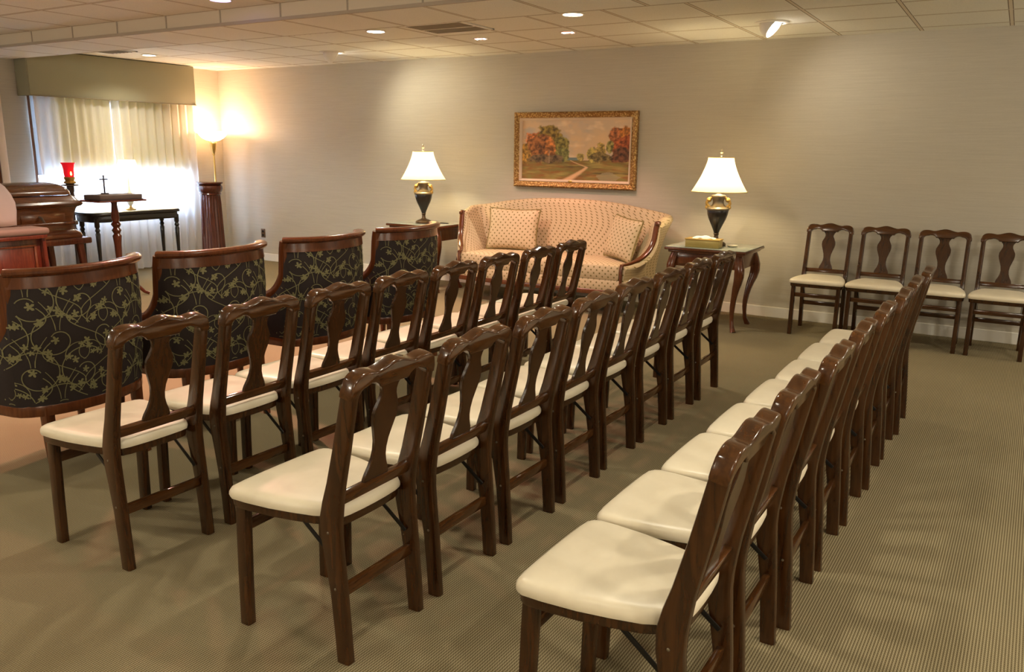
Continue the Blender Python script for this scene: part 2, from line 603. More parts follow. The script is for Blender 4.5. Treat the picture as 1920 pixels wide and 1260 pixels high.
# door on the left wall, its casing shows at the picture's left edge
dr = D.objects.new('door_1', None); C.objects.link(dr); dr.location = (XL, 4.21, 0); dr['kind'] = 'structure'
MB().box((0.02, 0, 1.02), (0.04, 0.9, 2.04), 0.004).build('door_panel', M['mahog'], dr)
mb = MB()
for s in (-1, 1): mb.box((0.025, s * 0.49, 1.06), (0.05, 0.08, 2.12), 0.008)
mb.box((0.025, 0, 2.08), (0.05, 1.06, 0.08), 0.008)
mb.build('door_casing', mat('pale_casing', (0.68, 0.56, 0.48), 0.5), dr)


# ------------------------------------------------------------------ curtains and valance
def curtain(y0, y1, z0, z1, x, amp, period, mname, name, parent, drift=0.0, n=None, seed=0):
    rnd = random.Random(seed)
    n = n or int((y1 - y0) / 0.012)
    ph, cur = [], 0.0
    for j in range(n + 1):
        cur += 2 * PI * (y1 - y0) / n / period * (0.75 + 0.5 * rnd.random())
        ph.append(cur)
    P = []
    for i in range(9):
        t = i / 8
        row = []
        for j in range(n + 1):
            y = lerp(y0, y1, j / n)
            a = amp * (0.8 + 0.3 * math.sin(j * 0.13 + seed)) * (0.75 + 0.35 * t)
            row.append((x + a * math.sin(ph[j] + 0.5 * math.sin(t * 2 + j * 0.02)), y + drift * t * math.sin(j * 0.05), lerp(z1, z0, t)))
        P.append(row)
    return MB().grid(P).build(name, M[mname], parent, fixn=False)


cs = thing('sheer_curtain', 'white sheer floor-length curtain glowing over the window behind the black table', 'curtain', (-8.99, 0, 0))
curtain(5.00, 7.02, 0.012, 2.412, 0, 0.032, 0.11, 'sheer', 'sheer_panel', cs, seed=3)
cd = thing('gold_drape', 'short gold pleated drape pair hanging behind the sheer, split at the middle', 'drape', (-9.085, 0, 0))
curtain(5.25, 5.945, 1.14, 2.414, 0, 0.013, 0.060, 'drape', 'drape_panel', cd, seed=5)
curtain(5.985, 6.90, 1.14, 2.414, 0, 0.013, 0.064, 'drape', 'drape_panel', cd, seed=8)
rb = thing('window_blind', 'pale translucent blind covering the upper window behind the gold drapes', 'blind', (-9.128, 0, 0))
MB().box((0, 5.485, 1.775), (0.004, 0.92, 1.27)).build('blind_panel', M['blind'], rb)
MB().box((0, 6.455, 1.775), (0.004, 0.95, 1.27)).build('blind_panel', M['blind'], rb)
ct = thing('side_drape', 'narrow dark taupe drape hanging at the near end of the window curtain', 'drape', (-9.02, 0, 0))
curtain(4.955, 4.995, 0.012, 2.412, 0, 0.02, 0.07, 'drape_side', 'drape_panel', ct, seed=11)

va = thing('window_valance', 'flat taupe fabric box valance mounted above the window curtains', 'valance', (XL, 0, 0))
mb = MB()
mb.box((0.235, 5.965, 2.20), (0.02, 2.05, 0.465), 0.004)
for yy in (4.945, 6.98): mb.box((0.12, yy, 2.20), (0.225, 0.02, 0.465), 0.004)
mb.box((0.12, 5.965, 2.425), (0.225, 2.03, 0.018))
mb.build('valance_board', M['valance'], va)
MB().sweep([(0.248, 4.94, 1.972), (0.248, 6.99, 1.972)], circ(0.006, 8), lat=(1, 0, 0)).build('piping', mat('valance_piping', (0.25, 0.21, 0.14), 0.8), va)


# ------------------------------------------------------------------ folding chair
def yc(z):  # centre line of the back plane
    return -0.036 + (z - 0.54) * 0.214


def folding_chair():
    t = thing('folding_chair', 'x', 'chair')
    W, WX = M['walnut'], M['walnut_x']
    # rear legs run up into the back
    tab = [(0.0, -0.023, 0.046), (0.10, -0.029, 0.047), (0.22, -0.038, 0.050), (0.32, -0.050, 0.058), (0.39, -0.059, 0.067), (0.44, -0.059, 0.070),
           (0.49, -0.050, 0.064), (0.55, -0.036, 0.054), (0.65, yc(0.65), 0.050), (0.75, yc(0.75), 0.047), (0.845, yc(0.845), 0.044)]
    for s in (-1, 1):
        mb = MB()
        mb.sweep([(s * 0.168, y, z) for z, y, d in tab], [rsec(0.031, d, 0.22) for z, y, d in tab])
        leg = mb.build('rear_leg', W, t)
        for bz, by in ((0.405, -0.060), (0.235, -0.040)):
            b = MB().lathe([(0.0042, -0.001), (0.0042, 0.0015), (0.002, 0.0025)], seg=8)
            b.build('bolt', M['bolt'], leg, loc=(s * 0.1835, by, bz), rot=(0, s * PI / 2, 0))
    # front legs
    for s in (-1, 1):
        mb = MB()
        path = [(s * 0.176, -0.424, 0.0), (s * 0.176, -0.421, 0.15), (s * 0.176, -0.415, 0.32), (s * 0.176, -0.410, 0.425)]
        mb.sweep(path, [rsec(0.032, d, 0.22) for d in (0.040, 0.041, 0.043, 0.043)])
        mb.build('front_leg', W, t)
    # crest rail
    tops = [(0.0, 0.900), (0.045, 0.897), (0.083, 0.881), (0.092, 0.881), (0.125, 0.886), (0.150, 0.883), (0.172, 0.874), (0.184, 0.858), (0.189, 0.838)]
    pts = []
    xs = [i * 0.189 / 26 for i in range(27)]

    def top(x):
        x = abs(x)
        if x < 0.088: return 0.898 - 0.018 * (1 - math.cos(PI * x / 0.088)) / 2
        if x < 0.130: return 0.880 + 0.006 * math.sin(PI / 2 * (x - 0.088) / 0.042)
        q = (x - 0.130) / 0.059
        return 0.836 + 0.050 * math.sqrt(max(0, 1 - q ** 2.6))
    n = 44
    up = [(lerp(-0.189, 0.189, i / n), top(lerp(-0.189, 0.189, i / n))) for i in range(n + 1)]

    def arch(s):
        # underside from post inner side to the splat ledge
        o = [(s * 0.153, 0.815)]
        for k in range(1, 7):
            a = PI / 2 * k / 6
            o.append((s * (0.153 - 0.030 * (1 - math.cos(a))), 0.815 + 0.026 * math.sin(a)))
        o += [(s * 0.105, 0.847), (s * 0.088, 0.846), (s * 0.072, 0.838), (s * 0.066, 0.829), (s * 0.060, 0.826)]
        return o
    r = arch(1); l = arch(-1)
    pts = up + [(0.189, 0.815)] + r + list(reversed(l)) + [(-0.189, 0.815)]
    ang = math.atan(0.214)
    Mx = Matrix.Translation((0, yc(0.855), 0.855)) @ Matrix.Rotation(-ang, 4, 'X') @ Matrix.Translation((0, 0, -0.855))
    MB().prism(pts, -0.0225, 0.0225, 0.010, Mx, seg=3).build('crest_rail', WX, t)
    # splat
    prof = [(0.505, 0.054), (0.520, 0.0545), (0.535, 0.050), (0.560, 0.038), (0.585, 0.030), (0.610, 0.0275), (0.640, 0.031), (0.670, 0.040),
            (0.700, 0.050), (0.722, 0.054), (0.745, 0.053), (0.765, 0.044), (0.785, 0.035), (0.800, 0.033), (0.815, 0.037), (0.832, 0.050)]
    pp = [(hw_, z) for z, hw_ in prof] + [(-hw_, z) for z, hw_ in reversed(prof)]
    Ms = Matrix.Translation((0, yc(0.67), 0.67)) @ Matrix.Rotation(-ang, 4, 'X') @ Matrix.Translation((0, 0, -0.67))
    MB().prism(pp, -0.006, 0.007, 0.002, Ms, seg=1).build('splat', W, t)
    # lower back rail
    MB().box((0, yc(0.500) + 0.002, 0.500), (0.312, 0.024, 0.034), 0.004, Matrix.Rotation(-ang, 3, 'X')).build('lower_back_rail', WX, t)
    # stretchers
    MB().box((0, -0.040, 0.215), (0.312, 0.020, 0.036), 0.004).build('rear_stretcher', WX, t)
    MB().box((0, -0.413, 0.335), (0.322, 0.020, 0.034), 0.004).build('front_stretcher', WX, t)

    # seat outline
    def outline(gx=0.0):
        o = []
        half = [(-0.458, 0.0), (-0.457, 0.09), (-0.455, 0.15), (-0.451, 0.188), (-0.441, 0.204), (-0.424, 0.212), (-0.37, 0.211), (-0.28, 0.202),
                (-0.20, 0.186), (-0.13, 0.168), (-0.100, 0.152), (-0.085, 0.150), (-0.066, 0.146), (-0.052, 0.134), (-0.045, 0.105), (-0.041, 0.05), (-0.040, 0.0)]
        for y, x in half: o.append((x, y))
        for y, x in reversed(half[1:-1]): o.append((-x, y))
        cx_, cy_ = 0, -0.22
        return [(cx_ + (x - cx_) * (1 - gx), cy_ + (y - cy_) * (1 - gx)) for x, y in o]
    # cushion layers
    P = []
    for g, z in ((0.06, 0.4325), (0.012, 0.4335), (0.0, 0.442), (0.004, 0.452), (0.022, 0.461), (0.06, 0.4665), (0.14, 0.470), (0.3, 0.4735), (0.55, 0.476), (0.85, 0.4775), (0.999, 0.478)):
        P.append([(x, y, z) for x, y in outline(g)])
    MB().grid(P, cu=True).build('seat', M['vinyl'], t)
    P = []
    for g, z in ((0.6, 0.404), (0.075, 0.404), (0.05, 0.405), (0.04, 0.410), (0.035, 0.4328), (0.9, 0.4328)):
        P.append([(x, y + (0 if z > 0.41 else 0), z) for x, y in outline(g)])
    MB().grid(P, cu=True).build('seat_frame', W, t)
    # folding braces
    for s in (-1, 1):
        MB().box((s * 0.146, -0.125, 0.345), (0.004, 0.205, 0.014), 0.001, Matrix.Rotation(math.radians(-38), 3, 'X')).build('folding_brace', M['metal_dk'], t)
    return t


fc0 = folding_chair()
ordn = ['nearest the camera', 'second from the near end', 'third from the near end', 'fourth from the near end',
        'fourth from the far end', 'third from the far end', 'second from the far end', 'at the far end']
rowi = [('front', 'behind the patterned armchairs', 'front row of folding chairs', -2.492, 1.718),
        ('middle', 'between the two other rows', 'middle row of folding chairs', -1.478, 1.725),
        ('back', 'standing farthest right', 'back row of folding chairs', -0.455, 1.715)]
used = False
for rn, where, grp, x, y0 in rowi:
    for i in range(8):
        c = fc0 if not used else copy_tree(fc0)
        used = True
        jx = random.uniform(-0.008, 0.008); jr = random.uniform(-0.012, 0.012)
        c.location = (x + jx + (0.012 * i if rn == 'back' else 0), y0 + 0.4435 * i, 0)
        c.rotation_euler = (0, 0, -PI / 2 + jr)
        c['label'] = 'walnut folding chair with cream seat in the %s row, %s' % (rn, ordn[i])
        c['group'] = grp
walls = [(-1.305, 7.345, 0.02, 'beside the cabriole end table, first along the far wall'),
         (-0.868, 7.35, 0.01, 'second along the far wall from the end table'),
         (-0.432, 7.34, 0.0, 'third along the far wall from the end table'),
         (0.006, 7.335, 0.0, 'against the far wall, cut by the right picture edge')]
for x, y, a, lab in walls:
    c = copy_tree(fc0)
    c.location = (x, y, 0); c.rotation_euler = (0, 0, a)
    c['label'] = 'walnut folding chair with cream seat ' + lab
    c['group'] = 'folding chairs lined up against the far wall'


# ------------------------------------------------------------------ armchair
def make_plan(a, dp, side, splay, n=40):
    """half plan from the rear centre round to the arm front; returns [(x,y)] for the right half by arc length"""
    raw = []
    for i in range(31):
        q = i / 30 * PI / 2
        raw.append((a * math.sin(q) ** 0.92, -dp * (1 - math.cos(q) ** 1.15)))
    x, y = raw[-1]
    for i in range(1, 20):
        t_ = i / 19
        raw.append((x + splay * t_, y - side * t_))
    L_ = [0.0]
    for p, q in zip(raw, raw[1:]): L_.append(L_[-1] + math.dist(p, q))
    return raw, L_


def plan_at(raw, L_, s):
    sg = 1 if s >= 0 else -1
    s = min(abs(s), L_[-1])
    for i in range(len(L_) - 1):
        if s <= L_[i + 1]:
            t_ = (s - L_[i]) / max(1e-9, L_[i + 1] - L_[i])
            x = lerp(raw[i][0], raw[i + 1][0], t_); y = lerp(raw[i][1], raw[i + 1][1], t_)
            # smooth tangent
            a, b = raw[max(0, i - 1)], raw[min(len(raw) - 1, i + 2)]
            tx, ty = b[0] - a[0], b[1] - a[1]
            l = math.hypot(tx, ty)
            nx, ny = -ty / l, tx / l   # outward
            return sg * x, y, sg * nx, ny
    return sg * raw[-1][0], raw[-1][1], sg * 1.0, 0.0


def armchair():
    t = thing('armchair', 'x', 'armchair')
    raw, LL = make_plan(0.325, 0.17, 0.42, 0.015)
    ZB, ZT, ZA = 0.370, 0.945, 0.625
    S0 = 0.355          # where the top rail ends and the scoop begins
    SC = 0.20
    ZM = ZT - 0.13      # the post drops straight to here
    SE = LL[-1]
    # edge path (s,z)
    edge = [(0, ZT)]
    for k in range(1, 9): edge.append((S0 * k / 8, ZT))
    for k in range(1, 5): edge.append((S0 + 0.002 * k, ZT - 0.0325 * k))
    for k in range(1, 13):
        q = PI / 2 * k / 12
        edge.append((S0 + 0.008 + (SC - 0.008) * (1 - math.cos(q)), ZM - (ZM - ZA) * math.sin(q)))
    for k in range(1, 7): edge.append((lerp(S0 + SC, SE, k / 6), ZA - 0.01 * k / 6))

    def surf(s, z, off=0.0):
        x, y, nx, ny = plan_at(raw, LL, s)
        lean = (z - 0.45) * 0.05
        return Vector((x + nx * (off + lean * 0.6), y + ny * (off + lean), z))
    full = [(-s, z) for s, z in reversed(edge[1:])] + edge
    # upholstered shell
    mb = MB()
    Po, Pi = [], []
    for i in range(13):
        v_ = i / 12
        ro, ri = [], []
        for s, z in full:
            zz = lerp(ZB, z - 0.012, v_)
            belly = 0.012 * math.sin(PI * v_)
            ro.append(surf(s, zz, 0.004 + belly))
            ri.append(surf(s, zz, -0.055 - 0.02 * math.sin(PI * v_)))
        Po.append(ro); Pi.append(ri)
    mb.grid(Po)
    mb.grid(Pi, flip=True)
    mb.grid([Po[0], Pi[0]]); mb.grid([Po[-1], Pi[-1]])
    mb.grid([[r[0] for r in Po], [r[0] for r in Pi]]); mb.grid([[r[-1] for r in Po], [r[-1] for r in Pi]])

    # vines woven in the cloth
    def inside(s, z, mar=0.03):
        s = abs(s)
        if z < ZB + 0.012 or s > SE - 0.03: return False
        if s <= S0: return z < ZT - 0.054 and not (s > S0 - 0.024 and z > ZM - 0.06)
        if s < S0 + SC:
            c = 1 - (s - S0) / SC
            zz = ZM - (ZM - ZA) * math.sqrt(max(0, 1 - c * c))
            return z < zz - 0.045
        return z < ZA - 0.045

    def on(s, z):
        zt = ZT if abs(s) < S0 else ZA
        v_ = max(0, min(1, (z - ZB) / (ZT - ZB)))
        return surf(s, z, 0.0062 + 0.012 * math.sin(PI * v_))

    def ribbon(pts, w0):
        run = []
        for i in range(len(pts)):
            ok = inside(*pts[i])
            if ok: run.append(pts[i])
            if (not ok or i == len(pts) - 1) and len(run) > 2:
                A, B = [], []
                for k, (s, z) in enumerate(run):
                    a, b = run[max(0, k - 1)], run[min(len(run) - 1, k + 1)]
                    tx, ty = b[0] - a[0], b[1] - a[1]; l = math.hypot(tx, ty) or 1
                    nx, ny = -ty / l * w0 / 2, tx / l * w0 / 2
                    A.append(on(s + nx, z + ny)); B.append(on(s - nx, z - ny))
                mb.grid([A, B], mi=1)
                run = []
            if not ok: run = []

    def leaf(s, z, a, r):
        r *= 0.95
        if not inside(s, z): return
        pts = []
        for k in range(20):
            th = 2 * PI * k / 20
            rr = r * (0.34 + 0.66 * abs(math.cos(2.5 * th)) ** 1.1) * (0.95 if abs(th - PI) > 1 else 0.7)
            pts.append((s + rr * math.cos(th + a), z + rr * math.sin(th + a)))
        cen = on(s, z)
        mb.add([cen] + [on(*p) for p in pts], [[0, k + 1, (k + 1) % 20 + 1] for k in range(20)], 1)
    rnd = random.Random(21)
    PX, PZ = 0.195, 0.225
    for iu in range(-6, 7):
        for iz in range(-1, 5):
            cx = iu * PX + (0.5 * PX if iz % 2 else 0)
            cz = 0.36 + iz * PZ * 0.68
            mir = -1 if (iu + iz) % 2 else 1
            # big S stem with a closing spiral
            P = []
            for k in range(70):
                q = k / 69
                th = 0.6 + q * 2 * PI * 1.35
                r = 0.098 * (1 - q) + 0.030 * q + 0.015 * math.sin(q * 6)
                P.append((cx + mir * r * math.cos(th), cz + r * math.sin(th)))
            ribbon(P, 0.0042)
            P = []
            x0, z0 = cx + mir * 0.075, cz + 0.05
            for k in range(40):
                q = k / 39
                P.append((x0 - mir * (0.01 + 0.09 * q) + mir * 0.055 * math.sin(q * 6.2), z0 + 0.24 * q))
            ribbon(P, 0.0038)
            P = []
            for k in range(36):
                q = k / 35
                th = -0.4 + q * PI * 1.5
                r = 0.062 - 0.03 * q
                P.append((cx + mir * (0.115 + r * math.cos(th)), cz - 0.08 + r * math.sin(th)))
            ribbon(P, 0.0032)
            P = []
            for k in range(24):
                q = k / 23
                P.append((cx - mir * 0.09 + mir * 0.05 * q * q, cz - 0.12 + 0.13 * q))
            ribbon(P, 0.003)
            for (dx, dz, rr) in ((0.0, 0.0, .023), (0.055, 0.075, .021), (-0.065, 0.06, .021), (-0.03, -0.065, .023), (0.085, -0.03, .021), (0.05, -0.095, .019), (-0.09, -0.03, .020), (0.012, 0.11, .019)):
                leaf(cx + mir * dx + rnd.uniform(-.012, .012), cz + dz + rnd.uniform(-.012, .012), rnd.uniform(0, 6.28), rr * rnd.uniform(0.85, 1.1))
    mb.build('upholstered_shell', [M['dark_cloth'], M['vine']], t, fixn=False)
    # piping round the outer cloth
    mb = MB()
    pin = [(s, z) for s, z in full]
    # wooden top rail with rolled cap
    path = [surf(lerp(-S0, S0, k / 24), ZT - 0.022, -0.014) for k in range(25)]
    lats = []
    secs = []
    for k in range(25):
        s = lerp(-S0, S0, k / 24)
        x, y, nx, ny = plan_at(raw, LL, s)
        lats.append((nx, ny, 0))
        secs.append([(0.024, -0.038), (0.020, 0.010), (0.034, 0.016), (0.043, 0.026), (0.043, 0.036), (0.034, 0.045), (0.012, 0.048), (-0.018, 0.043), (-0.026, 0.030), (-0.024, -0.038)])
    # orient sections: b axis = T x lat -> choose sign so +b is up
    tvec = (Vector(path[13]) - Vector(path[12])).normalized()
    if tvec.cross(Vector(lats[12])).z < 0:
        secs = [[(a, -b) for a, b in sc] for sc in secs]
    MB().sweep(path, secs, lats).build('top_rail', M['cherry'], t)
    # side frames: scoop down to the arms
    for sg in (-1, 1):
        pth, lt, sc = [], [], []
        seq = [(S0 - 0.004, ZT + 0.010)] + [(s, z) for s, z in edge if s > S0 + 1e-4]
        for k, (s, z) in enumerate(seq):
            x, y, nx, ny = plan_at(raw, LL, sg * s)
            # push frame centre line inside the cloth edge
            pth.append(surf(sg * s, z - 0.012, -0.022)); lt.append((nx, ny, 0))
            wdt = 0.058 if k < 6 else 0.050
            sc.append(rsec(0.064, wdt, 0.28))
        MB().sweep(pth, sc, lt).build('arm_frame', M['cherry'], t)
    # bottom rail
    pth, lt = [], []
    for k in range(41):
        s = lerp(-SE, SE, k / 40)
        x, y, nx, ny = plan_at(raw, LL, s)
        pth.append(surf(s, ZB - 0.022, -0.016)); lt.append((nx, ny, 0))
    MB().sweep(pth, rsec(0.044, 0.052, 0.15), lt).build('seat_rail', M['cherry'], t)
    yf = raw[-1][1]
    MB().box((0, yf + 0.01, ZB - 0.022), (0.66, 0.045, 0.052), 0.006).build('front_rail', M['cherry'], t)
    MB().box((0, (yf - 0.06) / 2 - 0.01, 0.415), (0.56, abs(yf) - 0.07, 0.13), 0.04, seg=4).build('seat', M['dark_cloth'], t)
    for sx in (-1, 1):
        MB().sweep([(sx * 0.235, -0.085, ZB - 0.01), (sx * 0.237, -0.080, 0.2), (sx * 0.245, -0.055, 0)], [rsec(0.046, 0.046, 0.15), rsec(0.040, 0.040, 0.15), rsec(0.030, 0.030, 0.15)]).build('rear_leg', M['cherry'], t)
        MB().lathe([(0.016, 0), (0.018, 0.03), (0.014, 0.05), (0.026, 0.22), (0.028, 0.27), (0.022, 0.285), (0.028, 0.30), (0.028, ZB - 0.02)], (sx * 0.30, yf + 0.02, 0), 14).build('front_leg', M['cherry'], t)
        # arm support
        MB().sweep([(sx * 0.335, yf + 0.015, ZB - 0.02), (sx * 0.345, yf + 0.03, 0.47), (sx * 0.338, yf + 0.01, ZA - 0.01)], rsec(0.045, 0.045, 0.2)).build('arm_support', M['cherry'], t)
    return t


ac0 = armchair()
for i, (yy, lab) in enumerate([(2.078, 'cut by the left picture edge, nearest the camera'), (2.80, 'second from the near end'),
                               (3.62, 'third from the near end'), (4.405, 'at the far end, nearest the sofa')]):
    c = ac0 if i == 0 else copy_tree(ac0)
    c.location = (-3.415 + 0.01 * (i % 2), yy, 0)
    c.rotation_euler = (0, 0, -PI / 2 + (0.13, 0.0, 0.02, 0.04)[i])
    c['label'] = 'barrel-back armchair in dark vine-patterned cloth, ' + lab
    c['group'] = 'vine-patterned armchairs in the first seating row'


# ------------------------------------------------------------------ sofa
def sofa():
    t = thing('sofa', 'curved camelback sofa in pale dotted brocade with cherry trim under the painting', 'sofa', (-3.80, 7.40, 0))
    # plan: y=0 rear, front at y=-0.70
    raw, LL = make_plan(0.985, 0.16, 0.545, -0.085)
    SE = LL[-1]
    SC = 0.34
    S0 = SE - SC
    ZB = 0.30

    def hgt(s):
        s = abs(s)
        if s < S0: return 0.845 + 0.162 * (1 - (s / S0) ** 2.3)
        q = min(1.0, max(0.0, (s - S0) / SC))
        return 0.475 + 0.37 * (1 - math.sqrt(max(0.0, 1 - (1 - q) ** 2.2)))
    SS = [SE * k / 64 for k in range(65)]
    SS = [-s for s in reversed(SS[1:])] + SS

    def flare(s):
        return interp([(0, 0.02), (0.7, 0.05), (1.05, 0.15), (S0, 0.155), (SE, 0.02)], abs(s))
    prof = []
    P = [[] for _ in range(26)]
    for s in SS:
        h = hgt(s); fl = flare(s)
        x, y, nx, ny = plan_at(raw, LL, s)
        th = 0.085 if abs(s) < S0 else lerp(0.085, 0.06, (abs(s) - S0) / SC)
        k = 0
        pts = []
        for i in range(9):   # outer side up
            v_ = i / 8
            pts.append((-0.0 + fl * v_ ** 1.8, lerp(ZB, h - th * 0.6, v_)))
        for i in range(1, 8):  # roll over the top
            a = PI * i / 8
            pts.append((fl - th * (1 - math.cos(a)) / 1.0 * 0.6, h - th * 0.6 + th * 0.6 * math.sin(a)))
        for i in range(10):   # inner side down
            v_ = i / 9
            inn = fl - th * 1.2
            pts.append((lerp(inn, -0.15, v_ ** 0.8), lerp(h - th * 0.6, 0.40, v_)))
        for i in range(26):
            o, z = pts[i]
            P[i].append((x + nx * o, y + ny * o, z))
    mb = MB().grid(P)
    # close arm fronts
    for e in (0, -1):
        ring = [P[i][e] for i in range(26)]
        c = Vector((0, 0, 0))
        for p in ring: c += Vector(p)
        c /= 26
        mb.add([c] + ring, [[0, i + 1, i + 2] for i in range(25)], 0, [(p[0], p[2]) for p in [c] + ring])
    mb.build('upholstered_frame', M['brocade'], t)
    yf = raw[-1][1]
    hwf = raw[-1][0]
    # seat cushion (bowed front)
    def slab(z0, z1, yb, yfr, hwb, hw0, bow, bev):
        P = []
        for (g, z) in ((0.97, z0), (bev * 0.4, z0), (0.0, z0 + bev), (0.0, z1 - bev), (bev * 0.4, z1 - bev * 0.3), (bev * 1.6, z1), (0.3, z1 + 0.012), (0.97, z1 + 0.018)):
            row = []
            n = 28
            for i in range(n + 1):
                u = lerp(-1, 1, i / n); row.append((u * hw0, yfr - bow * (1 - u * u)))
            for i in range(1, 7): row.append((lerp(hw0, hwb, i / 6), lerp(yfr, yb, i / 6)))
            for i in range(1, 14): row.append((lerp(hwb, -hwb, i / 14), yb))
            for i in range(6): row.append((-lerp(hwb, hw0, i / 6), lerp(yb, yfr, i / 6)))
            cy = (yb + yfr) / 2
            f = (g if g < 0.5 else g)
            sc = 1 - f if g > 0.25 else 1
            ins = g if g <= 0.25 else 0
            P.append([((x * sc) * (1 - ins / hw0), cy + (y - cy) * sc * (1 - ins / 0.4), z) for x, y in row])
        m_ = MB().grid(P, cu=True)
        return m_

    def cloth_box(z0, z1, **k):
        return slab(z0, z1, **k)
    c = slab(0.338, 0.475, yb=-0.16, yfr=yf - 0.005, hwb=0.84, hw0=0.855, bow=0.03, bev=0.03).build('seat_cushion', M['brocade'], t)
    ul = c.data.uv_layers[0]
    for poly in c.data.polygons:   # planar cloth mapping
        for li in poly.loop_indices:
            co = c.data.vertices[c.data.loops[li].vertex_index].co
            ul.data[li].uv = (co.x, co.y if abs(poly.normal.z) > 0.6 else co.z)
    b = slab(0.238, 0.336, yb=-0.1, yfr=yf, hwb=0.90, hw0=hwf + 0.03, bow=0.03, bev=0.008).build('base_panel', M['brocade'], t)
    ul = b.data.uv_layers[0]
    for poly in b.data.polygons:
        for li in poly.loop_indices:
            co = b.data.vertices[b.data.loops[li].vertex_index].co
            ul.data[li].uv = (co.x, co.y if abs(poly.normal.z) > 0.6 else co.z)
    slab(0.198, 0.242, yb=-0.08, yfr=yf - 0.004, hwb=0.91, hw0=hwf + 0.035, bow=0.03, bev=0.008).build('seat_rail', M['cherry'], t)
    # trims on the arm fronts
    for sg in (-1, 1):
        pth, lt, sc = [], [], []
        for k in range(17):
            s = S0 - 0.02 + (SC + 0.02) * k / 16
            x, y, nx, ny = plan_at(raw, LL, sg * s)
            fl = flare(s)
            th = 0.07
            pth.append((x + nx * (fl - th * 0.55), y + ny * (fl - th * 0.55) - 0.004, hgt(s) + 0.003)); lt.append((nx, ny, 0))
            sc.append(rsec(0.05 if k < 10 else 0.036, 0.026, 0.35))
        x, y, nx, ny = plan_at(raw, LL, sg * SE)
        pth.append((x - sg * 0.02, y - 0.014, 0.44)); lt.append((sg, 0, 0)); sc.append(rsec(0.026, 0.02, 0.35))
        pth.append((x - sg * 0.02, y - 0.014, 0.245)); lt.append((sg, 0, 0)); sc.append(rsec(0.026, 0.02, 0.35))
        mbt = MB().sweep(pth, sc, lt)
        # scroll at the top
        mbt.build('arm_trim', M['cherry'], t)
        x, y, nx, ny = plan_at(raw, LL, sg * (S0 - 0.02))
        fl = flare(S0)
        MB().lathe([(0.012, -0.02), (0.026, -0.018), (0.030, 0), (0.026, 0.018), (0.012, 0.02)], seg=16).build('scroll', M['cherry'], t, loc=(x + nx * (fl - 0.03), y + ny * 0 - 0.03, hgt(S0) - 0.01), rot=(0, PI / 2, 0))
    for lx, ly in ((-0.80, yf + 0.06), (0.80, yf + 0.06), (-0.27, yf + 0.04), (0.27, yf + 0.04), (-0.85, -0.12), (0.85, -0.12)):
        MB().sweep([(lx, ly, 0.20), (lx, ly, 0.09), (lx, ly - 0.008, 0)], [rsec(0.062, 0.062, 0.15), rsec(0.055, 0.055, 0.15), rsec(0.036, 0.036, 0.15)]).build('leg', M['ebony'], t)
    return t


sofa()


def pillow(name, label, loc, w_, h_, d_, rot):
    t = thing(name, label, 'pillow', loc, 0, 'dotted throw pillows on the sofa')
    t.rotation_euler = rot
    n = 22
    mb = MB()
    for sd in (1, -1):
        P = []
        for i in range(n + 1):
            v_ = lerp(-1, 1, i / n)
            row = []
            for j in range(n + 1):
                u = lerp(-1, 1, j / n)
                e = (1 - abs(u) ** 2.6) * (1 - abs(v_) ** 2.6)
                th = d_ / 2 * max(e, 0) ** 0.42
                pin = 1 - 0.07 * (1 - abs(u) ** 1.5) * abs(v_) ** 3
                pin2 = 1 - 0.07 * (1 - abs(v_) ** 1.5) * abs(u) ** 3
                row.append((u * w_ / 2 * pin2, sd * th, h_ / 2 * v_ * pin + h_ / 2))
            P.append(row)
        mb.grid(P, flip=sd < 0)
    mb.build('cushion_cover', M['brocade'], t)
    # fringe
    pth = []
    for k in range(81):
        q = k / 80 * 4
        sd, f = int(q) % 4, q - int(q)
        a = lerp(-1, 1, f)
        u, v_ = ((a, -1), (1, a), (-a, 1), (-1, -a))[sd]
        pin = 1 - 0.07 * (1 - abs(u) ** 1.5) * abs(v_) ** 3
        pin2 = 1 - 0.07 * (1 - abs(v_) ** 1.5) * abs(u) ** 3
        pth.append((u * w_ / 2 * pin2, 0.0, h_ / 2 * v_ * pin + h_ / 2))
    MB().sweep(pth, [circ(0.009 if k % 2 else 0.006, 6) for k in range(81)], (0, 1, 0), cap=False).build('fringe', M['fringe'], t)
    return t


pillow('throw_pillow', 'wide dotted throw pillow leaning at the left end of the sofa', (-4.30, 7.05, 0.487), 0.56, 0.42, 0.13, (math.radians(-14), 0, math.radians(6)))
pillow('throw_pillow', 'dotted throw pillow with olive fringe leaning at the right end of the sofa', (-3.11, 7.0, 0.489), 0.42, 0.40, 0.13, (math.radians(-16), math.radians(5), math.radians(-30)))


# ------------------------------------------------------------------ end tables
def cabriole(mb, x, y, sx, sy, h):
    pts = []
    for k in range(13):
        q = k / 12
        z = h * (1 - q)
        off = 0.030 * math.sin(min(q / 0.42, 1) * PI) * (1 if q < 0.42 else 0) - (0.030 * math.sin((q - 0.42) / 0.58 * PI * 0.9) if q >= 0.42 else 0)
        if q > 0.93: off += 0.012
        wdt = interp([(0, 0.070), (0.2, 0.078), (0.6, 0.044), (0.88, 0.030), (1.0, 0.046)], q)
        pts.append((x + sx * off, y + sy * off, z, wdt))
    mb.sweep([(a, b, c) for a, b, c, d in pts], [rsec(d, d, 0.3) for a, b, c, d in pts])


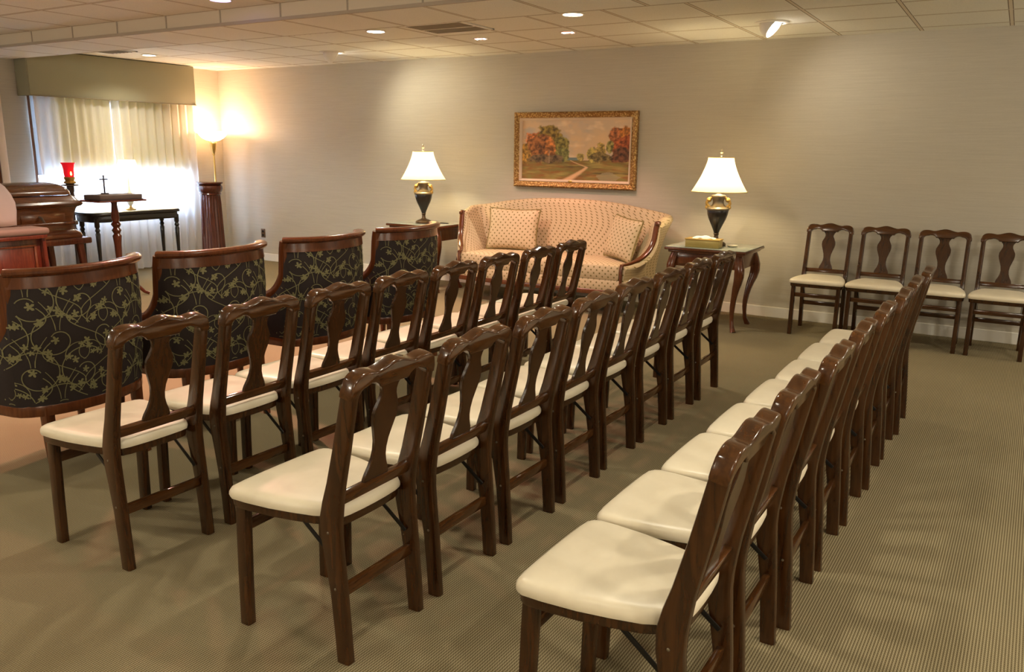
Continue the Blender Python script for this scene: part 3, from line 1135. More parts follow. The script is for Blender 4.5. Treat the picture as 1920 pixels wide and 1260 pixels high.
def end_table(x0, x1, y0, y1, zt, label):
    cx, cy = (x0 + x1) / 2, (y0 + y1) / 2
    wx, wy = x1 - x0, y1 - y0
    t = thing('end_table', label, 'table', (cx, cy, 0), 0, 'cabriole end tables beside the sofa')
    mb = MB()
    mb.box((0, 0, zt - 0.012), (wx, wy, 0.022), 0.007)
    mb.box((0, 0, zt - 0.033), (wx - 0.05, wy - 0.05, 0.022), 0.008)
    mb.build('table_top', M['cherry'], t)
    MB().box((0, 0, zt + 0.002), (wx - 0.01, wy - 0.01, 0.006), 0.002).build('glass_cover', M['glass_top'], t)
    mb = MB()
    aw, ad, ah = wx - 0.10, wy - 0.10, 0.115
    z = zt - 0.044 - ah / 2
    mb.box((0, -ad / 2 + 0.01, z), (aw, 0.02, ah), 0.004); mb.box((0, ad / 2 - 0.01, z), (aw, 0.02, ah), 0.004)
    mb.box((-aw / 2 + 0.01, 0, z), (0.02, ad, ah), 0.004); mb.box((aw / 2 - 0.01, 0, z), (0.02, ad, ah), 0.004)
    mb.build('apron', M['cherry'], t)
    d = MB().box((0, -ad / 2 - 0.006, z + 0.005), (aw - 0.14, 0.014, ah - 0.03), 0.004).build('drawer', M['cherry'], t)
    MB().lathe([(0.004, 0), (0.005, 0.008), (0.011, 0.014), (0.009, 0.02)], seg=12).build('knob', M['brass'], d, loc=(0, -ad / 2 - 0.012, z + 0.005), rot=(PI / 2, 0, 0))
    for sx in (-1, 1):
        for sy in (-1, 1):
            mb = MB()
            cabriole(mb, sx * (aw / 2 - 0.03), sy * (ad / 2 - 0.03), sx * 0.9, sy * 0.9, zt - 0.05)
            mb.build('leg', M['cherry'], t)
    return t


ZR, ZL = 0.688, 0.700
end_table(-2.495, -1.80, 6.60, 7.19, ZR, 'cherry cabriole-leg end table between the sofa and the folding chairs')
end_table(-5.67, -4.975, 6.74, 7.32, ZL, 'cherry cabriole-leg end table standing behind the armchairs, left of the sofa')


def table_lamp(x, y, z, label, e):
    t = thing('table_lamp', label, 'lamp', (x, y, z), 0.3, 'urn table lamps')
    # base to shade in one turned body
    MB().lathe([(0.085, 0), (0.088, 0.012), (0.080, 0.022), (0.060, 0.034), (0.030, 0.044), (0.020, 0.055), (0.017, 0.085), (0.024, 0.095), (0.020, 0.105)], seg=28).build('base', M['bronze'], t)
    MB().lathe([(0.020, 0.103), (0.030, 0.13), (0.050, 0.175), (0.074, 0.225), (0.087, 0.265), (0.090, 0.295), (0.086, 0.305)], seg=48, flute=(16, 0.05, 0.12, 0.28)).build('urn', M['urn'], t)
    MB().lathe([(0.094, 0.300), (0.097, 0.312), (0.090, 0.322), (0.070, 0.330), (0.052, 0.345), (0.048, 0.355), (0.046, 0.375), (0.055, 0.405), (0.062, 0.415), (0.060, 0.424), (0.030, 0.430), (0.010, 0.440)], seg=28).build('urn_neck', M['pewter'], t)
    for s in (-1, 1):
        mb = MB()
        pth = []
        for k in range(15):
            q = k / 14
            a = PI * 1.25 * q - 0.5
            pth.append((s * (0.058 + 0.038 * math.sin(a * 0.9 + 0.5)), 0, 0.315 + 0.10 * q))
        mb.sweep(pth, [circ(lerp(0.014, 0.011, k / 14), 8) for k in range(15)], (0, 1, 0))
        mb.lathe([(0.001, -0.022), (0.016, -0.015), (0.022, 0), (0.017, 0.014), (0.001, 0.022)], (s * 0.078, 0, 0.385), 12)
        mb.lathe([(0.001, -0.02), (0.012, -0.012), (0.015, 0), (0.010, 0.012), (0.001, 0.018)], (s * 0.094, 0, 0.325), 12)
        mb.build('handle', M['gold'], t)
    MB().lathe([(0.006, 0.43), (0.006, 0.775)], seg=8).build('harp_rod', M['brass'], t)
    # bell shade, eight gores
    prof = []
    for k in range(15):
        q = k / 14
        r = 0.107 + 0.127 * ((1 - q) ** 1.45)
        prof.append((r, 0.455 + 0.285 * q))
    P = []
    for r, z_ in prof:
        row = []
        for k in range(64):
            a = 2 * PI * k / 64
            g = 1 - 0.018 * abs(math.cos(4 * a)) ** 8
            row.append((r * g * math.cos(a), r * g * math.sin(a), z_))
        P.append(row)
    sh = MB().grid(P, cu=True).build('lamp_shade', M['shade'], t, fixn=False)
    mb = MB()
    for r, z_ in (prof[0], prof[-1]):
        mb.sweep([(r * math.cos(2 * PI * k / 48), r * math.sin(2 * PI * k / 48), z_) for k in range(49)], circ(0.0035, 6), (0, 0, 1), cap=False)
    mb.build('shade_trim', mat('shade_trim_gold', (0.65, 0.48, 0.2), 0.6), sh)
    MB().lathe([(0.006, 0.745), (0.012, 0.755), (0.006, 0.765), (0.015, 0.778), (0.017, 0.785), (0.006, 0.795), (0.009, 0.805), (0.001, 0.818)], seg=14).build('finial', M['steel'], t)
    MB().lathe([(0.002, 0.53), (0.03, 0.56), (0.032, 0.60), (0.012, 0.63), (0.002, 0.635)], seg=16).build('bulb', M['bulb_warm'], t)
    l = point('lamp_light', (x, y, z + 0.58), e, (1.0, 0.78, 0.42), 0.045)
    return t


M['bronze'] = mat('aged_bronze', (0.10, 0.06, 0.03), 0.35, 0.6)
M['urn'] = mat('black_urn_glaze', (0.014, 0.010, 0.009), 0.3, coat=0.2)
M['pewter'] = mat('pewter', (0.20, 0.17, 0.13), 0.4, 0.7)
table_lamp(-2.155, 6.93, ZR + 0.006, 'urn table lamp with cream bell shade beside the gold tissue box', 17)
table_lamp(-5.33, 6.96, ZL + 0.006, 'urn table lamp with cream bell shade on the table left of the sofa', 17)

# tissue box and dish
t = thing('tissue_box', 'gold rectangular tissue box with white tissue on the right end table', 'tissue box', (-2.19, 6.72, ZR + 0.005), 0.05)
mb = MB().box((0, 0, 0.035), (0.285, 0.13, 0.07), 0.004)
mb.build('box_body', mat('gold_card', (0.42, 0.32, 0.10), 0.35, 0.3), t)
MB().box((0, 0, 0.068), (0.295, 0.14, 0.012), 0.003).build('box_rim', M['gold'], t)
P = []
for i in range(9):
    row = []
    for j in range(15):
        u = lerp(-1, 1, j / 14); v_ = lerp(-1, 1, i / 8)
        row.append((u * 0.10, v_ * 0.035, 0.075 + 0.022 * (1 - u * u) * (1 - v_ * v_) + 0.004 * math.sin(7 * u + 3 * v_)))
    P.append(row)
MB().grid(P).build('tissue', mat('white_tissue', (0.85, 0.84, 0.8), 0.9), t)
o = MB().lathe([(0.02, 0), (0.035, 0.004), (0.045, 0.016), (0.042, 0.017), (0.03, 0.008), (0.001, 0.006)], seg=20).build('dish', mat('ivory_ceramic', (0.7, 0.64, 0.5), 0.3), None, loc=(-1.99, 6.87, ZR + 0.0052))
setp(o, 'small ivory dish behind the gold tissue box on the end table', 'dish')
o = MB().sweep([(0.055 * math.cos(2 * PI * k / 30), 0.03 * math.sin(2 * PI * k / 30), 0) for k in range(31)], circ(0.003, 6), (0, 0, 1), cap=False).build('cord_loop', M['ebony'], None, loc=(-5.13, 7.05, ZL + 0.0085))
setp(o, 'thin dark cord loop lying on the end table left of the sofa', 'cord')

# ------------------------------------------------------------------ painting
def painting():
    x0, x1, z0, z1 = -4.555, -3.175, 1.10, 1.856
    t = thing('framed_painting', 'gilt-framed autumn landscape painting hanging above the sofa', 'painting', ((x0 + x1) / 2, YF, (z0 + z1) / 2))
    W_, H_ = x1 - x0, z1 - z0

    def frame(name, w2, h2, width, y0, y1, m_, bev):
        mb = MB()
        prof = [(0, y0), (0, y1), (width * 0.25, y1 - 0.012), (width * 0.5, y1 - 0.004), (width * 0.8, y1 + 0.006), (width, y1 + 0.010), (width, y0)]
        cs_ = [(-1, -1), (1, -1), (1, 1), (-1, 1)]
        P = []
        for (d, y) in prof:
            P.append([(sx * (w2 - d), y, sz * (h2 - d)) for sx, sz in cs_])
        return mb.grid(P, cu=True).build(name, m_, t, smooth=False)
    frame('frame', W_ / 2, H_ / 2, 0.058, -0.002, -0.046, M['gilt'], 0.003)
    frame('liner', W_ / 2 - 0.056, H_ / 2 - 0.056, 0.028, -0.006, -0.030, mat('linen_liner', (0.72, 0.58, 0.44), 0.7), 0.002)
    # canvas with painted colours
    w2, h2 = W_ / 2 - 0.080, H_ / 2 - 0.080
    nx, nz = 240, 130
    P = [[(lerp(-w2, w2, j / nx), -0.012, lerp(-h2, h2, i / nz)) for j in range(nx + 1)] for i in range(nz + 1)]
    o = MB().grid(P).build('canvas', M['paint'], t, smooth=False, fixn=False)
    from mathutils import noise as mn

    def fbm(x, y, s=1.0, o_=4, sd=0.0):
        v_, a = 0.0, 0.5
        for k in range(o_):
            v_ += a * mn.noise(Vector((x * s, y * s, sd + k * 7.1))); s *= 2.1; a *= 0.5
        return v_

    def mixc(a, b, q):
        q = max(0, min(1, q)); return tuple(lerp(i, j, q) for i, j in zip(a, b))
    trees = [  # u, v, ru, rv, col, dark
        (0.12, 0.62, 0.10, 0.17, (0.36, 0.11, 0.03)), (0.04, 0.42, 0.07, 0.17, (0.30, 0.16, 0.03)), (0.27, 0.72, 0.11, 0.20, (0.17, 0.11, 0.02)), (0.20, 0.52, 0.14, 0.22, (0.20, 0.07, 0.02)),
        (0.37, 0.58, 0.07, 0.16, (0.16, 0.13, 0.03)), (0.40, 0.44, 0.05, 0.13, (0.15, 0.14, 0.04)), (0.27, 0.50, 0.05, 0.20, (0.34, 0.12, 0.03)), (0.24, 0.35, 0.16, 0.07, (0.10, 0.06, 0.03)),
        (0.56, 0.39, 0.035, 0.06, (0.30, 0.22, 0.07)), (0.67, 0.44, 0.05, 0.12, (0.30, 0.23, 0.06)), (0.74, 0.46, 0.05, 0.15, (0.32, 0.22, 0.06)), (0.73, 0.39, 0.10, 0.07, (0.13, 0.09, 0.03)),
        (0.88, 0.74, 0.06, 0.13, (0.27, 0.09, 0.03)), (0.97, 0.70, 0.07, 0.20, (0.33, 0.12, 0.02)), (0.93, 0.56, 0.09, 0.20, (0.26, 0.06, 0.015)), (0.82, 0.56, 0.035, 0.09, (0.20, 0.17, 0.05)), (0.93, 0.43, 0.09, 0.12, (0.10, 0.035, 0.015)),
    ]
    cols = []
    for i in range(nz + 1):
        for j in range(nx + 1):
            u, v_ = j / nx, i / nz
            n1 = fbm(u * 3, v_ * 2, 2.0, 4, 1.0)
            c = mixc((0.60, 0.40, 0.22), (0.48, 0.36, 0.25), v_ * 0.9 + n1 * 1.2)
            c = mixc(c, (0.36, 0.32, 0.30), (fbm(u * 3.5, v_ * 3, 1.6, 3, 5.0) - 0.05) * 2.2)
            c = mixc(c, (0.72, 0.55, 0.38), (fbm(u * 4, v_ * 4, 1.6, 3, 9.0) - 0.08) * 2.4)
            hz = 0.335 + 0.012 * fbm(u * 8, 0, 1, 3, 3.0) + (0.04 * max(0, (u - 0.6) / 0.4) if u > 0.6 else 0) - 0.01 * (u < 0.4)
            if 0.40 < u < 0.55 and hz < v_ < hz + 0.045: c = (0.12, 0.16, 0.17)
            if v_ < hz:
                g = fbm(u * 7, v_ * 16, 1.2, 4, 12.0)
                c = mixc((0.17, 0.14, 0.035), (0.20, 0.085, 0.02), g * 2.2 + 0.45)
                c = mixc(c, (0.33, 0.25, 0.07), (fbm(u * 5, v_ * 14, 1.0, 3, 15.0)) * 2.2)
                c = mixc(c, (0.09, 0.06, 0.02), (fbm(u * 4, v_ * 20, 1.0, 3, 18.0) - 0.03) * 2.6)
                # path
                pv = (hz - v_) / hz
                if pv < 0.33: px = lerp(0.46, 0.62, (pv / 0.33)); wd = 0.010 + 0.02 * pv
                else: px = lerp(0.62, 0.44, ((pv - 0.33) / 0.67) ** 1.1); wd = 0.020 + 0.07 * (pv - 0.33)
                q = 1 - abs(u - px + 0.01 * g) / wd
                if q > 0: c = mixc(c, (0.56, 0.34, 0.19), q * 1.6)
                # pond
                if ((u - 0.82) / 0.10) ** 2 + ((v_ - 0.07) / 0.075) ** 2 < 1 + g: c = mixc(c, (0.26, 0.23, 0.14), 0.6)
            for (a, b, ra, rb, tc) in trees:
                ra *= 1.18; rb *= 1.15
                q = ((u - a) / ra) ** 2 + ((v_ - b) / rb) ** 2 + 1.0 * fbm(u * 14, v_ * 9, 1.2, 3, a * 9)
                if q < 0.9:
                    k = fbm(u * 26, v_ * 15, 1.3, 3, b * 7)
                    tc2 = mixc(tc, tuple(min(1, x * 1.9) for x in tc), k * 3.4 + 0.1)
                    tc2 = mixc(tc2, tuple(x * 0.35 for x in tc), -k * 3.4)
                    c = mixc(c, tc2, (0.9 - q) * 4)
            if 0.262 < u < 0.272 and 0.28 < v_ < 0.5: c = mixc(c, (0.30, 0.20, 0.13), 0.6)
            cols.append((*[min(1.0, max(0.0, x * 1.35)) for x in c], 1.0))
    ca = o.data.color_attributes.new('Col', 'FLOAT_COLOR', 'POINT')
    for k, c in enumerate(cols): ca.data[k].color = c
    MB().lathe([(0.001, 0), (0.018, 0.001), (0.02, 0.003), (0.012, 0.006), (0.001, 0.007)], seg=16, sx=1.2, sy=0.6).build('name_plate', M['brass'], t, loc=(-0.02, -0.040, -H_ / 2 + 0.068), rot=(PI / 2, 0, 0))


m = M['gilt'] = mat('carved_gilt', (0.42, 0.25, 0.08), 0.42, 0.55)
v = mapping(m, 'Object', (1, 1, 1))
vo = N(m, 'ShaderNodeTexVoronoi'); vo.inputs['Scale'].default_value = 55; L(m, v, vo.inputs['Vector'])
base(m, ramp(m, vo.outputs[0], [(0.05, (0.72, 0.50, 0.20)), (0.6, (0.28, 0.14, 0.04))]))
bump(m, vo.outputs[0], 0.6, 0.01)
m = M['paint'] = mat('oil_paint', (0.5, 0.4, 0.3), 0.5)
at = N(m, 'ShaderNodeAttribute'); at.attribute_name = 'Col'
base(m, at.outputs['Color'])
painting()

# outlet on the far wall
t = thing('wall_outlet', 'small brown outlet plate low on the far wall', 'outlet', (-8.45, YF, 0.36))
MB().box((0, -0.004, 0), (0.075, 0.008, 0.115), 0.003).build('plate', mat('brown_plate', (0.13, 0.075, 0.04), 0.4), t)
mb = MB()
for zz in (-0.025, 0.025): mb.box((0, -0.009, zz), (0.035, 0.004, 0.028), 0.001)
mb.build('sockets', M['dark_gap'], t)


# ------------------------------------------------------------------ ceiling fixtures
def downlight(x, y, label, bulb, r=0.085, group='round recessed lamps in the ceiling'):
    t = thing('recessed_light', label, 'ceiling light', (x, y, CEIL), 0, group)
    MB().lathe([(r * 1.18, 0.0), (r * 1.18, -0.006), (r * 0.98, -0.008), (r * 0.95, 0.0)], seg=32, cap=False).build('trim_ring', M['plastic_white'], t, fixn=True)
    MB().lathe([(0.001, -0.0045), (r * 0.96, -0.0045), (r * 0.96, -0.001)], seg=32, cap=False).build('lens', bulb, t)
    return t


downlight(-2.90, 5.58, 'lit round recessed lamp above the middle of the room, right of the square vent', M['bulb_warm'], 0.075)
downlight(-4.79, 5.62, 'lit round recessed lamp just left of the square return vent', M['bulb_white'], 0.075)
downlight(-8.29, 5.94, 'lit round recessed lamp near the window valance', M['bulb_warm'], 0.07)
downlight(-4.75, 3.98, 'violet lit recessed lamp at the top picture edge before the beam', M['bulb_violet'], 0.07)


def accent(x, y, label):
    t = thing('accent_light', label, 'ceiling light', (x, y, CEIL), 0, 'small pink accent lamps above the sofa')
    MB().lathe([(0.075, 0), (0.075, -0.005), (0.058, -0.007), (0.055, 0)], seg=24, cap=False).build('trim_ring', M['plastic_white'], t)
    MB().lathe([(0.001, -0.004), (0.056, -0.004)], seg=24, cap=False, sy=0.55).build('lens', M['bulb_pink'], t)
    for s in (-1, 1): MB().lathe([(0.001, -0.012), (0.010, -0.009), (0.012, -0.003)], (s * 0.038, 0, 0), 10, cap=False).build('bulb', M['bulb_white'], t)


accent(-4.24, 6.40, 'small pink recessed accent lamp beside the square return vent')
accent(-3.36, 6.39, 'small pink recessed accent lamp below the round lamp above the painting')


def eyeball(x, y, label, aim):
    t = thing('eyeball_light', label, 'ceiling light', (x, y, CEIL), 0, 'swivel eyeball wall lights')
    MB().lathe([(0.125, 0), (0.125, -0.007), (0.105, -0.013), (0.092, -0.008)], seg=32, cap=False).build('trim_ring', M['plastic_white'], t)
    # tilted half ball
    d = Vector(aim).normalized()
    q = d.to_track_quat('Z', 'Y')
    prof = []
    for k in range(13):
        a = -PI / 2 + (PI / 2 + 0.35) * k / 12
        prof.append((0.088 * math.cos(a) + 1e-4, 0.088 * math.sin(a)))
    prof += [(0.072, 0.020), (0.066, 0.012)]
    b = MB().lathe(prof, seg=32, cap=False).build('eyeball', M['plastic_white'], t)
    b.rotation_euler = q.to_euler(); b.location = (0, 0, -0.025)
    b2 = MB().lathe([(0.001, 0.016), (0.066, 0.014)], seg=24, cap=False).build('lens', M['bulb_white'], t)
    b2.rotation_euler = q.to_euler(); b2.location = (0, 0, -0.025)


eyeball(-6.22, 6.60, 'swivel eyeball light turned to the wall, left of the painting', (0.35, 0.75, -0.45))
eyeball(-1.735, 6.60, 'swivel eyeball light with glowing lens above the right lamp and wall chairs', (0.75, -0.05, -0.60))


def vent(x, y, wx, wy, label, slats=10, axis=0, div=True, tilt=40, gap=M['dark_gap']):
    t = thing('ceiling_vent', label, 'vent', (x, y, CEIL), 0, 'air vents in the ceiling')
    MB().box((0, 0, -0.002), (wx - 0.03, wy - 0.03, 0.003)).build('backing', gap, t)
    mb = MB()
    for s in (-1, 1):
        mb.box((s * (wx / 2 - 0.015), 0, -0.006), (0.03, wy, 0.012), 0.003)
        mb.box((0, s * (wy / 2 - 0.015), -0.006), (wx, 0.03, 0.012), 0.003)
    if div: mb.box((0, 0, -0.007), ((wx, 0.018, 0.012) if axis == 0 else (0.018, wy, 0.012)), 0.002)
    mb.build('frame', M['plastic_white'], t)
    mb = MB()
    span = (wy if axis == 0 else wx) - 0.06
    for k in range(slats):
        p = -span / 2 + span * (k + 0.5) / slats
        if axis == 0: mb.box((0, p, -0.009), (wx - 0.06, 0.016, 0.002), 0, Matrix.Rotation(math.radians(tilt), 3, 'X'))
        else: mb.box((p, 0, -0.009), (0.016, wy - 0.06, 0.002), 0, Matrix.Rotation(math.radians(tilt), 3, 'Y'))
    mb.build('slats', M['grille'], t)


M['grille'] = mat('vent_slats', (0.60, 0.56, 0.48), 0.5)
vent(-4.10, 5.70, 0.58, 0.50, 'square return-air vent with fine grey slats over the room centre', 16, 0, True, 35, mat('vent_back', (0.32, 0.29, 0.24), 0.8))
vent(-5.38, 5.31, 0.50, 0.34, 'supply vent with dark louvres next to the beam, over the sofa table', 7, 1, False, 50)
vent(-2.82, 5.22, 0.50, 0.34, 'supply vent with louvres at the top picture edge beside the round lamp', 7, 1, False, 50, mat('vent_back2', (0.12, 0.10, 0.08), 0.8))
vent(-8.30, 5.52, 0.44, 0.28, 'small dark louvred vent near the valance and the window', 6, 1, False, 50)
t = thing('ceiling_speaker', 'round pale ceiling disc just right of the dark louvred vent', 'speaker', (-5.08, 5.22, CEIL))
MB().lathe([(0.12, 0), (0.12, -0.006), (0.10, -0.01), (0.001, -0.012)], seg=32, cap=False).build('grille', mat('speaker_grille', (0.45, 0.40, 0.34), 0.7), t)

# ------------------------------------------------------------------ corner: pedestal and torchiere
t = thing('column_pedestal', 'tall fluted mahogany column pedestal standing in the corner', 'pedestal', (-8.56, 6.84, 0))
MB().lathe([(0.18, 0), (0.18, 0.06), (0.168, 0.075), (0.16, 0.10), (0.152, 0.12)], seg=48).build('base', M['mahog'], t)
MB().lathe([(0.145, 0.118), (0.143, 0.14), (0.122, 0.80), (0.118, 0.86), (0.117, 0.885)], seg=120, flute=(20, 0.09, 0.13, 0.87)).build('shaft', M['mahog'], t)
MB().lathe([(0.118, 0.883), (0.132, 0.895), (0.122, 0.91), (0.142, 0.935), (0.150, 0.965), (0.146, 0.995), (0.128, 1.010), (0.152, 1.022), (0.155, 1.040), (0.001, 1.042)], seg=48, cap=False).build('capital', M['mahog'], t)

t = thing('torchiere_lamp', 'brass torchiere floor lamp with glowing glass bowl behind the corner column', 'lamp', (-8.905, 7.21, 0))
MB().lathe([(0.105, 0), (0.108, 0.015), (0.09, 0.03), (0.04, 0.045), (0.016, 0.07)], seg=28).build('base', M['brass_dk'] if 'brass_dk' in M else M['brass'], t)
MB().lathe([(0.011, 0.06), (0.011, 0.7), (0.016, 0.71), (0.011, 0.72), (0.011, 1.36), (0.022, 1.37), (0.016, 1.385), (0.02, 1.40), (0.030, 1.43), (0.036, 1.48), (0.038, 1.515), (0.030, 1.52)], seg=20).build('pole', M['brass'], t)
mb = MB()
prof = [(0.045, 1.535), (0.10, 1.548), (0.165, 1.575), (0.21, 1.61), (0.235, 1.645), (0.245, 1.66)]
P = []
for r, z in prof: P.append([(r * (1 + 0.02 * math.cos(12 * a * 2 * PI / 96)) * math.cos(2 * PI * a / 96), r * (1 + 0.02 * math.cos(12 * a * 2 * PI / 96)) * math.sin(2 * PI * a / 96), z) for a in range(96)])
MB().grid(P, cu=True).build('glass_bowl', M['torch_glass'], t, fixn=False).scale = (0.78, 0.78, 1)
for k in range(5):
    a = 2 * PI * k / 5
    MB().sweep([(0.03 * math.cos(a), 0.03 * math.sin(a), 1.50), (0.05 * math.cos(a), 0.05 * math.sin(a), 1.53), (0.075 * math.cos(a), 0.075 * math.sin(a), 1.548)], circ(0.004, 6), (0, 0, 1)).build('bowl_holder', M['brass'], t)
MB().lathe([(0.001, 1.55), (0.025, 1.57), (0.028, 1.60), (0.001, 1.63)], seg=14).build('bulb', M['bulb_warm'], t)
point('torchiere_light', (-8.905, 7.21, 1.70), 13, (1.0, 0.62, 0.36), 0.05)


# ------------------------------------------------------------------ console table under the window and its lamp
t = thing('console_table', 'black console table with turned legs in front of the bright window', 'table', (-8.62, 5.765, 0))
zt = 0.745
pts = []
for k in range(13):
    a = PI * k / 12
    pts.append((0.20 * math.sin(a), -0.50 - 0.07 * math.cos(a)))
outl = [(-0.18, -0.565), (0.08, -0.565), (0.17, -0.53), (0.20, -0.46), (0.20, 0.46), (0.17, 0.53), (0.08, 0.565), (-0.18, 0.565)]


def flat(outl, z0, z1, g=1.0):
    P = [[(x * g2, y * g2, z) for x, y in outl] for g2, z in ((0.02, z0), (g * 0.985, z0), (g, z0 + 0.004), (g, z1 - 0.004), (g * 0.985, z1), (0.02, z1))]
    return MB().grid(P, cu=True)


flat(outl, zt - 0.03, zt).build('table_top', M['ebony'], t)
flat(outl, zt + 0.0005, zt + 0.008, 1.0).build('glass_cover', M['glass_top'], t)
flat(outl, zt - 0.10, zt - 0.029, 0.95).build('apron', M['ebony'], t)
for sx in (-0.14, 0.14):
    for sy in (-0.50, 0.50):
        MB().lathe([(0.014, 0), (0.018, 0.03), (0.013, 0.06), (0.022, 0.40), (0.026, 0.52), (0.018, 0.54), (0.028, 0.56), (0.018, 0.585), (0.027, 0.60), (0.027, zt - 0.06)], (sx, sy, 0), 16).build('leg', M['ebony'], t)

t = thing('window_lamp', 'small brass-footed table lamp with pale shade in front of the bright window', 'lamp', (-8.60, 5.765, zt + 0.0085))
MB().lathe([(0.055, 0), (0.058, 0.012), (0.035, 0.022), (0.014, 0.034), (0.012, 0.05)], seg=24).build('base', M['brass'], t)
MB().lathe([(0.012, 0.048), (0.032, 0.07), (0.045, 0.12), (0.040, 0.17), (0.018, 0.215), (0.012, 0.23), (0.008, 0.30), (0.008, 0.50)], seg=24).build('body', mat('pale_ceramic', (0.75, 0.74, 0.72), 0.2), t)
P = [[(r * math.cos(2 * PI * a / 40), r * math.sin(2 * PI * a / 40), z) for a in range(40)] for r, z in ((0.145, 0.375), (0.130, 0.42), (0.108, 0.49), (0.088, 0.56))]
MB().grid(P, cu=True).build('lamp_shade', M['shade'], t, fixn=False)
point('window_lamp_light', (-8.60, 5.765, zt + 0.45), 3, (1.0, 0.75, 0.4), 0.03)

# ------------------------------------------------------------------ register stand, book and cross
t = thing('register_stand', 'turned mahogany pedestal stand holding an open book before the window', 'stand', (-7.52, 4.865, 0), 0)
MB().lathe([(0.030, 0.10), (0.040, 0.14), (0.032, 0.20), (0.026, 0.30), (0.034, 0.52), (0.042, 0.60), (0.028, 0.62), (0.045, 0.655), (0.028, 0.68), (0.048, 0.715), (0.030, 0.74), (0.040, 0.78), (0.026, 0.90), (0.030, 0.935)], seg=24).build('column', M['mahog'], t)
for k in range(3):
    a = 2 * PI * k / 3 + 0.9
    pth = [(math.cos(a) * r, math.sin(a) * r, z) for r, z in ((0.02, 0.16), (0.08, 0.145), (0.15, 0.09), (0.21, 0.03), (0.25, 0.016))]
    MB().sweep(pth, [rsec(w_, w_, 0.25) for w_ in (0.05, 0.044, 0.036, 0.03, 0.032)], (0, 0, 1)).build('foot', M['mahog'], t)
MB().box((0, 0, 0.945), (0.32, 0.50, 0.018), 0.005).build('tray', M['mahog'], t)
t2 = thing('guest_book', 'dark guest book lying on the pedestal stand', 'book', (-7.52, 4.865, 0.9545))
MB().box((0, 0, 0.004), (0.28, 0.46, 0.006), 0.002).build('cover', mat('book_cover', (0.05, 0.03, 0.03), 0.5), t2)
MB().box((0, 0, 0.028), (0.265, 0.445, 0.041), 0.004).build('pages', mat('book_block', (0.10, 0.07, 0.06), 0.6), t2)
o = MB()
o.box((0, 0, 0.006), (0.05, 0.06, 0.012), 0.003).box((0, 0, 0.095), (0.012, 0.014, 0.175), 0.003).box((0, 0, 0.142), (0.012, 0.085, 0.013), 0.003)
o = o.build('standing_cross', mat('dark_cross', (0.03, 0.018, 0.014), 0.4), None, loc=(-7.60, 4.83, 1.0035))
setp(o, 'small dark standing cross on top of the guest book', 'cross')


# ------------------------------------------------------------------ casket on its bier
def casket():
    t = thing('casket', 'polished wooden casket with closed domed lid beside the window', 'casket', (-8.10, 3.68, 0))
    Lh, Wh = 1.03, 0.30   # half length (y), half width (x)
    # body, flaring upwards
    def ring(hx, hy, z, r=0.05):
        o = []
        for (sx, sy, a0) in ((1, 1, 0), (-1, 1, 90), (-1, -1, 180), (1, -1, 270)):
            for k in range(5):
                a = math.radians(a0 + 90 * k / 4)
                o.append((sx * (hx - r) + r * math.cos(a), sy * (hy - r) + r * math.sin(a), z))
        return o
    P = [ring(0.02, 0.02, 0.585, 0.01), ring(Wh - 0.005, Lh - 0.005, 0.585), ring(Wh, Lh, 0.600), ring(Wh - 0.01, Lh - 0.01, 0.63), ring(Wh - 0.045, Lh - 0.045, 0.66), ring(Wh - 0.052, Lh - 0.052, 0.70),
         ring(Wh - 0.045, Lh - 0.045, 0.80), ring(Wh - 0.03, Lh - 0.03, 0.86), ring(Wh - 0.015, Lh - 0.015, 0.885)]
    MB().grid(P, cu=True).build('body', M['casket'], t)
    P = [ring(Wh - 0.02, Lh - 0.02, 0.88), ring(Wh + 0.012, Lh + 0.012, 0.895), ring(Wh + 0.022, Lh + 0.022, 0.915), ring(Wh + 0.012, Lh + 0.012, 0.935), ring(Wh - 0.01, Lh - 0.01, 0.945), ring(Wh - 0.03, Lh - 0.03, 0.975), ring(Wh - 0.05, Lh - 0.05, 0.99), ring(0.02, 0.02, 0.992, 0.01)]
    MB().grid(P, cu=True).build('lid_rim', M['casket'], t)
    P = []
    for k in range(12):
        a = PI / 2 * k / 11
        P.append(ring((Wh - 0.06) * math.cos(a) + 0.015, (Lh - 0.06) - 0.16 * (1 - math.cos(a)), 0.998 + 0.115 * math.sin(a) ** 0.9, max(0.012, 0.05 * math.cos(a))))
    P.append(ring(0.013, 0.03, 1.113, 0.01))
    MB().grid(P, cu=True).build('lid_dome', M['casket'], t)
    for y0 in (-0.66, 0.0, 0.66):
        MB().box((Wh - 0.045, y0, 0.775), (0.012, 0.42, 0.12), 0.005).build('side_panel', M['casket'], t)
    b = MB().sweep([(Wh + 0.05, -0.92, 0.735), (Wh + 0.05, 0.90, 0.735)], circ(0.016, 12), (1, 0, 0)).build('handle', M['cherry'], t)
    for y0 in (-0.6, -0.2, 0.25, 0.62):
        MB().sweep([(Wh - 0.045, y0, 0.80), (Wh + 0.0, y0, 0.79), (Wh + 0.045, y0, 0.745)], circ(0.010, 8), (0, 1, 0)).build('bracket', M['pewter'], b)
    MB().sweep([(Wh + 0.05, 0.90, 0.735), (Wh + 0.05, 0.93, 0.735)], circ(0.021, 12), (1, 0, 0)).build('handle_tip', M['pewter'], b)
    return t


